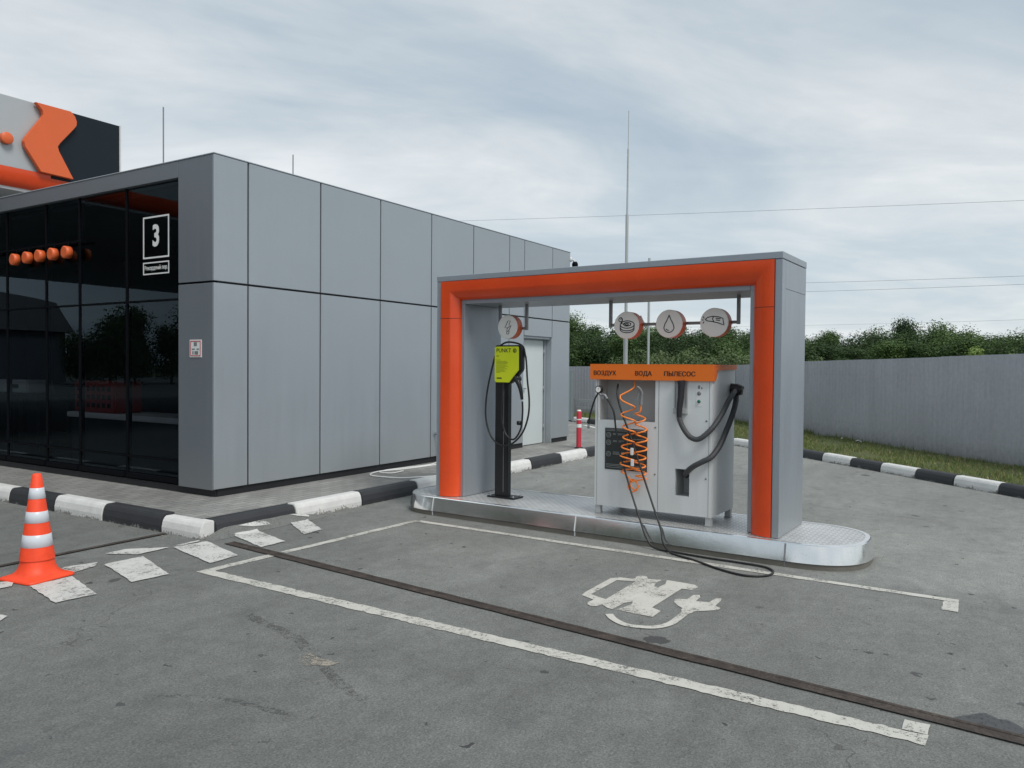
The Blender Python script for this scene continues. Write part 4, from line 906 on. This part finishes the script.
# ------------------------------------------------------------------ traffic cone
t = thing('traffic_cone', 'orange rubber traffic cone with three white reflective bands', 'traffic cone', (2.955, 5.85, .005), R(8))
k = MB(); hw = .178
def rr_(hw, rc, z, n_=6):
    out = []
    for cx, cy, a0 in ((hw - rc, hw - rc, 0), (-(hw - rc), hw - rc, 90), (-(hw - rc), -(hw - rc), 180), (hw - rc, -(hw - rc), 270)):
        for i in range(n_): a = R(a0 + 90 * i / (n_ - 1)); out.append((cx + rc * math.cos(a), cy + rc * math.sin(a), z))
    return out
def circ3(r, z, n_=24): return [(r * math.cos(R(360 * (i + .5) / n_ - 0)), r * math.sin(R(360 * (i + .5) / n_)), z) for i in range(n_)]
lay = [rr_(hw, .04, 0), rr_(hw, .04, .012), rr_(hw * .95, .05, .018)]
for f_, z in ((.80, .028), (.69, .052), (.62, .09), (.585, .14)):
    lay.append([(x, y, z) for x, y, _ in [(lambda p, q, w: (p[0] * (1 - w) + q[0] * w, p[1] * (1 - w) + q[1] * w, 0))(p, q, min(1, (hw * .95 / hw - f_) * 2.6)) for p, q in zip(rr_(hw * f_, .05 * f_, z), circ3(hw * f_, z))]])
vs = [v for l in lay for v in l]; n_ = 24
k.add(vs, [(i * n_ + j, i * n_ + (j + 1) % n_, (i + 1) * n_ + (j + 1) % n_, (i + 1) * n_ + j) for i in range(len(lay) - 1) for j in range(n_)], True); k.add(lay[0], [tuple(range(n_))[::-1]])
k.build('base', M['cone'], t)
def cr(z): return .112 - (z - .14) / (.748 - .14) * (.112 - .030)
k = MB(); k.lathe([(cr(.135) + .001, .135), (cr(.735), .735), (.024, .748), (.010, .750), (.0, .744)], n=40); k.build('cone_body', M['cone'], t)
for z0, z1 in ((.570, .648), (.400, .480), (.228, .316)):
    k = MB(); k.lathe([(cr(z0) + .0005, z0), (cr(z0) + .0022, z0 + .001), (cr(z1) + .0022, z1 - .001), (cr(z1) + .0005, z1)], n=40); k.build('reflective_band', M['reflect'], t)
# ------------------------------------------------------------------ bollard
t = thing('bollard', 'slim red bollard with white bands on the pavement edge', 'bollard', (12.10, 6.115, PZ))
k = MB(); k.lathe([(0, 0), (.075, 0), (.075, .012), (.044, .02)], n=28); k.build('base', M['rubber'], t)
k = MB(); k.lathe([(.044, .012), (.044, .60), (.037, .65), (.025, .67), (0, .672)], n=28); k.build('post', M['red'], t)
for z0, z1 in ((.36, .42), (.49, .51), (.645, .668)):
    k = MB(); f_ = .0455 if z1 < .6 else .040; k.lathe([(f_, z0), (f_ if z1 < .6 else .028, z1)], n=28); k.build('white_band', M['whiteink'], t)

# ------------------------------------------------------------------ fence
def fence(P, h0, h1, label, step=.125, mat=M['fence'], off=0):
    a = Vector(P[0]); b_ = Vector(P[1]); L_ = (b_ - a).length; t_ = (b_ - a).normalized(); nn = Vector((-t_.y, t_.x))   # towards the yard
    th = thing('metal_fence', label, 'fence', (a.x, a.y, 0)); o3 = (a.x, a.y, 0)
    npan = max(1, round(L_ / 2.4)); 
    for q in range(npan):
        s0, s1 = L_ * q / npan, L_ * (q + 1) / npan; cnt_ = round((s1 - s0) / step); st = (s1 - s0) / cnt_; k = MB(); pts = []
        for i in range(cnt_):
            s = s0 + i * st
            pts += [(s, 0), (s + st * .42, 0), (s + st * .60, .007), (s + st * .82, .007)]
        pts.append((s1, 0)); vs = []
        dz = rnd.uniform(-.008, .008); wob = rnd.uniform(-.006, .006)
        for s, d in pts:
            p = a + t_ * min(s, L_) + nn * (d + wob); u = s / L_; vs += [(p.x, p.y, .07), (p.x, p.y, h0 + (h1 - h0) * u + dz)]
        k.add(vs, [(2 * i, 2 * i + 2, 2 * i + 3, 2 * i + 1) for i in range(len(pts) - 1)]); k.build('fence_panel', mat, th, o3)
        k = MB()
        for zz in (.45, 1.45):
            for i in range(0, cnt_, 2):
                p = a + t_ * (s0 + (i + .2) * st) + nn * (wob + .001); k.lathe([(.011, 0), (.0, .004)], (p.x, p.y, zz), 6)
        k.build('screw_row', M['midgrey'], th, o3)
    for q in range(npan + 1):
        p = a + t_ * (L_ * q / npan) - nn * .05; k = MB(); k.box(p.x - .03, p.y - .03, 0, p.x + .03, p.y + .03, h0 + (h1 - h0) * q / npan - .01); k.build('post', M['midgrey'], th, o3)
    k = MB()
    for zz in (.45, 1.45):
        p = a - nn * .02; q_ = b_ - nn * .02; k.tube([(p.x, p.y, zz), (q_.x, q_.y, zz)], .018, 4, smooth=False)
    k.build('rail', M['midgrey'], th, o3)
fence((FL[0], FL[2]), 1.845, 1.735, 'grey corrugated metal fence along the grass strip on the right')
fence((FL[2], FL[3]), 1.745, 1.655, 'short grey corrugated fence run seen between machine and right post')
fence((FL[3], (23.6, 15.5)), 1.655, 1.55, 'distant pale corrugated fence beyond the kiosk end', mat=M['fence'])
# grey-green sheet gate leaf and low barrier beyond the kiosk
t = thing('sheet_gate', 'pale teal corrugated gate leaf beside the end of the kiosk', 'gate', (19.3, 10.05, 0)); k = MB(); vs = []
for i in range(21):
    s = i * .035; d = (0, .012, .012, 0)[i % 4]; vs += [(s, d, .06), (s, d, 1.44)]
k.add([(x, y, z) for x, y, z in vs], [(2 * i, 2 * i + 2, 2 * i + 3, 2 * i + 1) for i in range(20)]); k.build('sheet', M['teal'], t); k = MB(); k.box(-.03, .014, 0, .0, .06, 1.47); k.box(.7, .014, 0, .74, .06, 1.47); k.box(0.001, .016, 1.41, .699, .05, 1.45); k.build('gate_frame', M['midgrey'], t)
t.rotation_euler = (0, 0, R(-62))
t.location = (19.2, 10.7, 0)
t = thing('low_barrier', 'low pale rail barrier with red marks beyond the kiosk', 'barrier', (20.6, 9.3, 0), R(66))
for z in (.52, .30): k = MB(); k.box(-.3, -.02, z, 1.8, .02, z + .07); k.build('rail', M['grey'], t)
for x in (-.25, 1.7): k = MB(); k.box(x, .021, 0, x + .06, .08, .62); k.build('post', M['midgrey'], t)
for x in (.2, .45, .7): k = MB(); k.box(x, -.024, .53, x + .07, -.021, .58); k.build('red_mark', M['red'], t)

# ------------------------------------------------------------------ masts
F_ = Vector((math.cos(R(31.76)), math.sin(R(31.76)), 0))
t = thing('mast', 'tall thin tapering lightning mast rising behind the portal', 'mast', (17.72, 7.70, 0))
k = MB(); k.tube([(0, 0, 0), (0, 0, 2.4)], .055, 12); k.tube([(0, 0, 2.4), (.0, 0, 5.3)], .038, 12); k.tube([(0, 0, 5.3), (.02, 0, 6.9)], .022, 10); k.tube([(.02, 0, 6.9), (.03, 0, 7.83)], .010, 8); k.build('pole', M['pole'], t)
k = MB(); k.tube([(-.05, .05, 2.55), (-.10, .12, 2.75), (-.04, .04, 2.92)], .018, 6); k.build('bracket', M['pole'], t)
t = thing('mast', 'shorter plain metal pole just right of the tall mast', 'mast', (17.53, 7.03, 0))
k = MB(); k.tube([(0, 0, 0), (0, 0, 4.17)], .030, 10); k.build('pole', M['pole'], t)
k = MB(); k.tube([(-.03, .05, 2.50), (-.12, .16, 2.80)], .02, 6); k.build('bracket', M['midgrey'], t)

# power lines
def wire(P, Q, sag, label, r=.012):
    P = Vector(P); Q = Vector(Q); pts = []
    for i in range(41):
        u = i / 40; p = P.lerp(Q, u); p.z -= sag * 4 * u * (1 - u); pts.append(p)
    k = MB(); k.tube(pts, r, 5); tag(k.build('power_line', M['wire']), label, 'power line', 'overhead power lines')

# ------------------------------------------------------------------ trees
def crown(mb, c, rad, nleaf, ls, rr, flat=1.0, lobes=9):
    cs = []
    for i in range(lobes):
        a = rr.uniform(0, 6.28); u = rr.uniform(-.8, .95); q = math.sqrt(max(0, 1 - u * u)) * rr.uniform(.25, .72)
        cs.append((Vector((math.cos(a) * q * rad[0], math.sin(a) * q * rad[1], u * rad[2] * .74)) + Vector(c), rr.uniform(.34, .62) * min(rad)))
    for i in range(nleaf):
        cc, r_ = cs[rr.randrange(lobes)]
        d = Vector((rr.gauss(0, 1), rr.gauss(0, 1), rr.gauss(0, 1) * flat)).normalized() * r_ * (rr.random() ** .3) * rr.uniform(.8, 1.22)
        p = cc + d; n_ = (d.normalized() + Vector((rr.uniform(-.7, .7), rr.uniform(-.7, .7), rr.uniform(-.3, .9)))).normalized()
        a = n_.orthogonal().normalized(); a = Matrix.Rotation(rr.uniform(0, 6.28), 3, n_) @ a; b_ = n_.cross(a); s = ls * rr.uniform(.55, 1.3)
        mb.add([p - a * s * .5, p + b_ * s * .33, p + a * s * .55, p - b_ * s * .3], [(0, 1, 2, 3)])
def tree_proto(name, H, spread, leaf, nleaf, ls, seed, low=.12, lobes=14, barkm='bark', narrow=1):
    rr = random.Random(seed); root = bpy.data.objects.new(name, None); col.objects.link(root)
    k = MB(); lean = rr.uniform(-.2, .2)
    k.tube(spline([(0, 0, 0), (lean * .3, 0, H * .25), (lean, .1, H * .55), (lean * 1.2, .1, H * .88)], 5), H * .022, 8, rfun=lambda u: 1 - .8 * u)
    for i in range(7):
        z = H * rr.uniform(.25, .7); a = rr.uniform(0, 6.28); l = spread * rr.uniform(.4, .75)
        k.tube([(lean * z / H, .05, z), (math.cos(a) * l * .5, math.sin(a) * l * .5, z + l * .45), (math.cos(a) * l, math.sin(a) * l, z + l * .8)], H * .009, 6, rfun=lambda u: 1 - .7 * u)
    k.build('trunk', M[barkm], root)
    k = MB(); hz = H * (1 - low) / 2
    crown(k, (lean, .05, H * low + hz), (spread * narrow, spread * narrow, hz * 1.02), nleaf, ls, rr, 1, lobes)
    k.build('crown', M[leaf], root); return root
def copy_tree(root, loc, s, rz, label, cat, group):
    r = root.copy(); col.objects.link(r); r.location = loc; r.scale = s if isinstance(s, tuple) else (s, s, s); r.rotation_euler = (0, 0, rz)
    for c_ in root.children: d = c_.copy(); col.objects.link(d); d.parent = r
    return tag(r, label, cat, group)
def remove_proto(root):
    for c_ in list(root.children): bpy.data.objects.remove(c_)
    bpy.data.objects.remove(root)
PR = [tree_proto('broadleaf_tree', 10, 4.4, 'leaf1', 6500, .36, 1, .10, 22), tree_proto('broadleaf_tree', 10, 4.0, 'leaf2', 6500, .34, 2, .04, 24), tree_proto('broadleaf_tree', 10, 3.6, 'leaf1', 6000, .33, 3, .10, 22), tree_proto('broadleaf_tree', 10, 4.8, 'leaf2', 7000, .36, 4, .02, 26)]
WB = [tree_proto('willow_bush', 5, 2.8, 'leaf3', 2200, .34, 11, .0, 14), tree_proto('willow_bush', 5, 2.3, 'leaf3', 2000, .32, 12, .0, 12)]
YB = tree_proto('young_tree', 6, 1.6, 'leaf4', 1300, .34, 13, .05, 12, 'birch')
def profile(az):   # elevation of the skyline (degrees) against azimuth
    K = [(-10, 3.2), (-2, 3.1), (0, 2.95), (2, 2.7), (4, 3.15), (5.2, 3.4), (6.5, 3.15), (8, 2.8), (10, 2.75), (12, 2.65), (14, 2.8), (16, 3.1), (18, 3.3), (20, 3.0), (21.5, 3.3), (23, 3.4), (25, 3.7), (27, 3.7), (30, 3.6), (45, 3.6)]
    for (a, v), (b_, w_) in zip(K, K[1:]):
        if az <= b_: return v + (w_ - v) * max(0, (az - a)) / (b_ - a)
    return 3.6
fr2 = random.Random(21)
for row, (dist, sp, hf) in enumerate(((150, 1.55, 1.0), (132, 1.7, .92), (112, 2.0, .80))):
    az = -9.5 + row * .5
    while az < 48:
        d = dist + fr2.uniform(-6, 6); hgt = (1.55 + math.tan(R(profile(az))) * d) * hf * fr2.uniform(.80, 1.10)
        pr_ = PR[fr2.randrange(4)]; s = hgt / 10.0
        wd = fr2.uniform(.85, 1.15) * (1, .95, .85)[row]
        copy_tree(pr_, (d * math.cos(R(az)), d * math.sin(R(az)), -.1), (wd * 1.0, wd * 1.0, s), fr2.uniform(0, 6.28), 'green broadleaf tree in the dense wood beyond the fence', 'tree', 'trees of the wood beyond the fence')
        az += sp * fr2.uniform(.75, 1.25)
for az, d, s, lab in ((5.3, 140, 1.14, None), ):
    o = copy_tree(PR[2], (d * math.cos(R(az)), d * math.sin(R(az)), -.1), (.8, .8, .98), 1.0, 'tallest tree of the wood, rising highest above the right fence', 'tree', None)
for i, (az, d, s) in enumerate(((17.2, 70, .62), (19.0, 74, .74), (20.6, 68, .70), (22.0, 78, .70), (23.6, 74, .62), (18.1, 60, .55), (21.3, 62, .58), (16.2, 80, .70), (14.8, 76, .66), (10.4, 88, .6))):
    copy_tree(WB[i % 2], (d * math.cos(R(az)), d * math.sin(R(az)), -.1), s, i * 1.3, 'pale grey-green willow bush growing in front of the wood', 'bush', 'pale willow bushes in front of the wood')
for az, d, s, lab in ((1.0, 66, .62, 'bright yellow-green young tree just above the right part of the fence'), (-1.0, 64, .52, 'shorter bright young tree above the fence at the right edge')):
    copy_tree(YB, (d * math.cos(R(az)), d * math.sin(R(az)), -.1), s, az, lab, 'tree', None)
# trees on the far side of the forecourt, mirrored in glass and steel
for i, (x, y, s) in enumerate(((-20.5, 52, .50), (-23.5, 55, .60), (-29.5, 55, .62), (-32, 50, .60), (-36, 52, .66), (-41, 50, .55), (-47, 52, .6), (-21.8, 58, .42), (-25.5, 57, .50), (-27.3, 55, .48), (-26, 22, .82), (-29, 25, .9), (-23, 24.5, .85), (-31, 20, .88), (-34, 17, .8), (-20, 27, .8), (-28, 29, .9), (-35, 24, .95), (-37, 13, .7))):  # nearer clump added, unseen, to put dark reflections in the island steel
    copy_tree(PR[i % 4], (x, y, -.1), s, i * 1.1, 'broadleaf tree across the forecourt mirrored in the dark glass', 'tree', 'trees mirrored in the glass')
for p_ in PR + WB + [YB]: remove_proto(p_)
# overhead lines far away: px rows in the photo fixed by elevation and azimuth
def dirp(az, el, d): return (d * math.cos(R(az)), d * math.sin(R(az)), 1.55 + d * math.tan(R(el)))
def far_wire(a, b_, da, db, label, r, sag=.25):
    A = Vector(dirp(*a, da)); B_ = Vector(dirp(*b_, db)); d = B_ - A
    wire(A - d * .8, B_ + d * .8, sag, label, r)
far_wire((-1.54, 10.55), (28, 11.0), 62, 66, 'single thin overhead cable crossing high above portal and kiosk', .010)
far_wire((-1.54, 5.98), (11.1, 6.07), 84, 90, 'upper of two thin overhead cables right of the portal', .013)
far_wire((-1.54, 5.48), (11.1, 5.47), 84, 90, 'second thin overhead cable just below the upper one', .013)
far_wire((-1.54, 3.30), (11.1, 3.15), 95, 104, 'lowest overhead cable just above the treetops', .010)

# ------------------------------------------------------------------ world
w = bpy.data.worlds.new('World'); scene.world = w; w.use_nodes = True; nt = w.node_tree
bg = nt.nodes['Background']
SUN_EL, SUN_AZ = 52, -112      # azimuth of the direction towards the sun, from +X counter-clockwise
sky = N(nt, 'ShaderNodeTexSky', sky_type='NISHITA'); sky.sun_disc = False; sky.sun_elevation = R(SUN_EL); sky.sun_rotation = R(90 - SUN_AZ)
tc = N(nt, 'ShaderNodeTexCoord').outputs['Generated']
sp = N(nt, 'ShaderNodeSeparateXYZ'); L(nt, tc, sp.inputs[0])
zz = math_(nt, 'ADD', math_(nt, 'MAXIMUM', sp.outputs[2], 0.0), .11)
px = math_(nt, 'DIVIDE', sp.outputs[0], zz); py = math_(nt, 'DIVIDE', sp.outputs[1], zz)
cb = N(nt, 'ShaderNodeCombineXYZ'); L(nt, px, cb.inputs[0]); L(nt, py, cb.inputs[1])
m0 = N(nt, 'ShaderNodeMapping'); m0.inputs['Rotation'].default_value = (0, 0, R(46)); L(nt, cb.outputs[0], m0.inputs['Vector'])
mp = N(nt, 'ShaderNodeMapping'); mp.inputs['Scale'].default_value = (.66, 1.0, 1); mp.inputs['Location'].default_value = (3.1, 1.7, 0)
L(nt, m0.outputs[0], mp.inputs['Vector'])
n1 = noise(nt, mp.outputs[0], .62, 6, .56, .7); n2 = noise(nt, mp.outputs[0], 2.2, 6, .6, .6)
f = math_(nt, 'ADD', math_(nt, 'MULTIPLY', n1, .78), math_(nt, 'MULTIPLY', n2, .22))
cl = ramp(nt, f, [(.36, (2.95, 3.5, 4.0)), (.44, (3.4, 3.95, 4.35)), (.50, (4.05, 4.45, 4.7)), (.57, (4.9, 5.15, 5.25)), (.65, (5.9, 6.0, 6.05))])
cloud = mix(nt, .90, sky.outputs[0], cl)
# a paler band low down
hz = N(nt, 'ShaderNodeMapRange'); L(nt, sp.outputs[2], hz.inputs['Value']); hz.inputs['From Min'].default_value = .0; hz.inputs['From Max'].default_value = .28; hz.inputs['To Min'].default_value = .55; hz.inputs['To Max'].default_value = 0
cloud = mix(nt, hz.outputs[0], cloud, (4.9, 5.35, 5.6))
L(nt, cloud, bg.inputs['Color']); bg.inputs['Strength'].default_value = .098
sl_ = bpy.data.lights.new('sun', 'SUN'); sl_.energy = 1.5; sl_.angle = R(22); sl_.color = (1, .965, .91)
so = bpy.data.objects.new('sun', sl_); col.objects.link(so)
dv = Vector((math.cos(R(SUN_AZ)) * math.cos(R(SUN_EL)), math.sin(R(SUN_AZ)) * math.cos(R(SUN_EL)), math.sin(R(SUN_EL))))
so.rotation_euler = dv.to_track_quat('Z', 'Y').to_euler()

# ------------------------------------------------------------------ camera
cam = bpy.data.cameras.new('camera'); co = bpy.data.objects.new('camera', cam); col.objects.link(co); scene.camera = co
cam.sensor_fit = 'HORIZONTAL'; cam.sensor_width = 36; cam.lens = 778.2 / 1024 * 36; cam.clip_start = .05; cam.clip_end = 2500
yaw, p_, r_ = R(31.76), R(1.252), R(.487)
fw = Vector((math.cos(yaw) * math.cos(p_), math.sin(yaw) * math.cos(p_), -math.sin(p_))); r0 = Vector((math.sin(yaw), -math.cos(yaw), 0)); u0 = r0.cross(fw)
rt = r0 * math.cos(r_) + u0 * math.sin(r_); up = u0 * math.cos(r_) - r0 * math.sin(r_)
mw = Matrix((rt, up, -fw)).transposed().to_4x4(); mw.translation = Vector((0, 0, 1.55)); co.matrix_world = mw
scene.view_settings.view_transform = 'Standard'; scene.view_settings.look = 'None'; scene.view_settings.exposure = .64; scene.view_settings.gamma = 1
scene.view_settings.use_curve_mapping = False
scene.cycles.max_bounces = 8; scene.cycles.transparent_max_bounces = 12
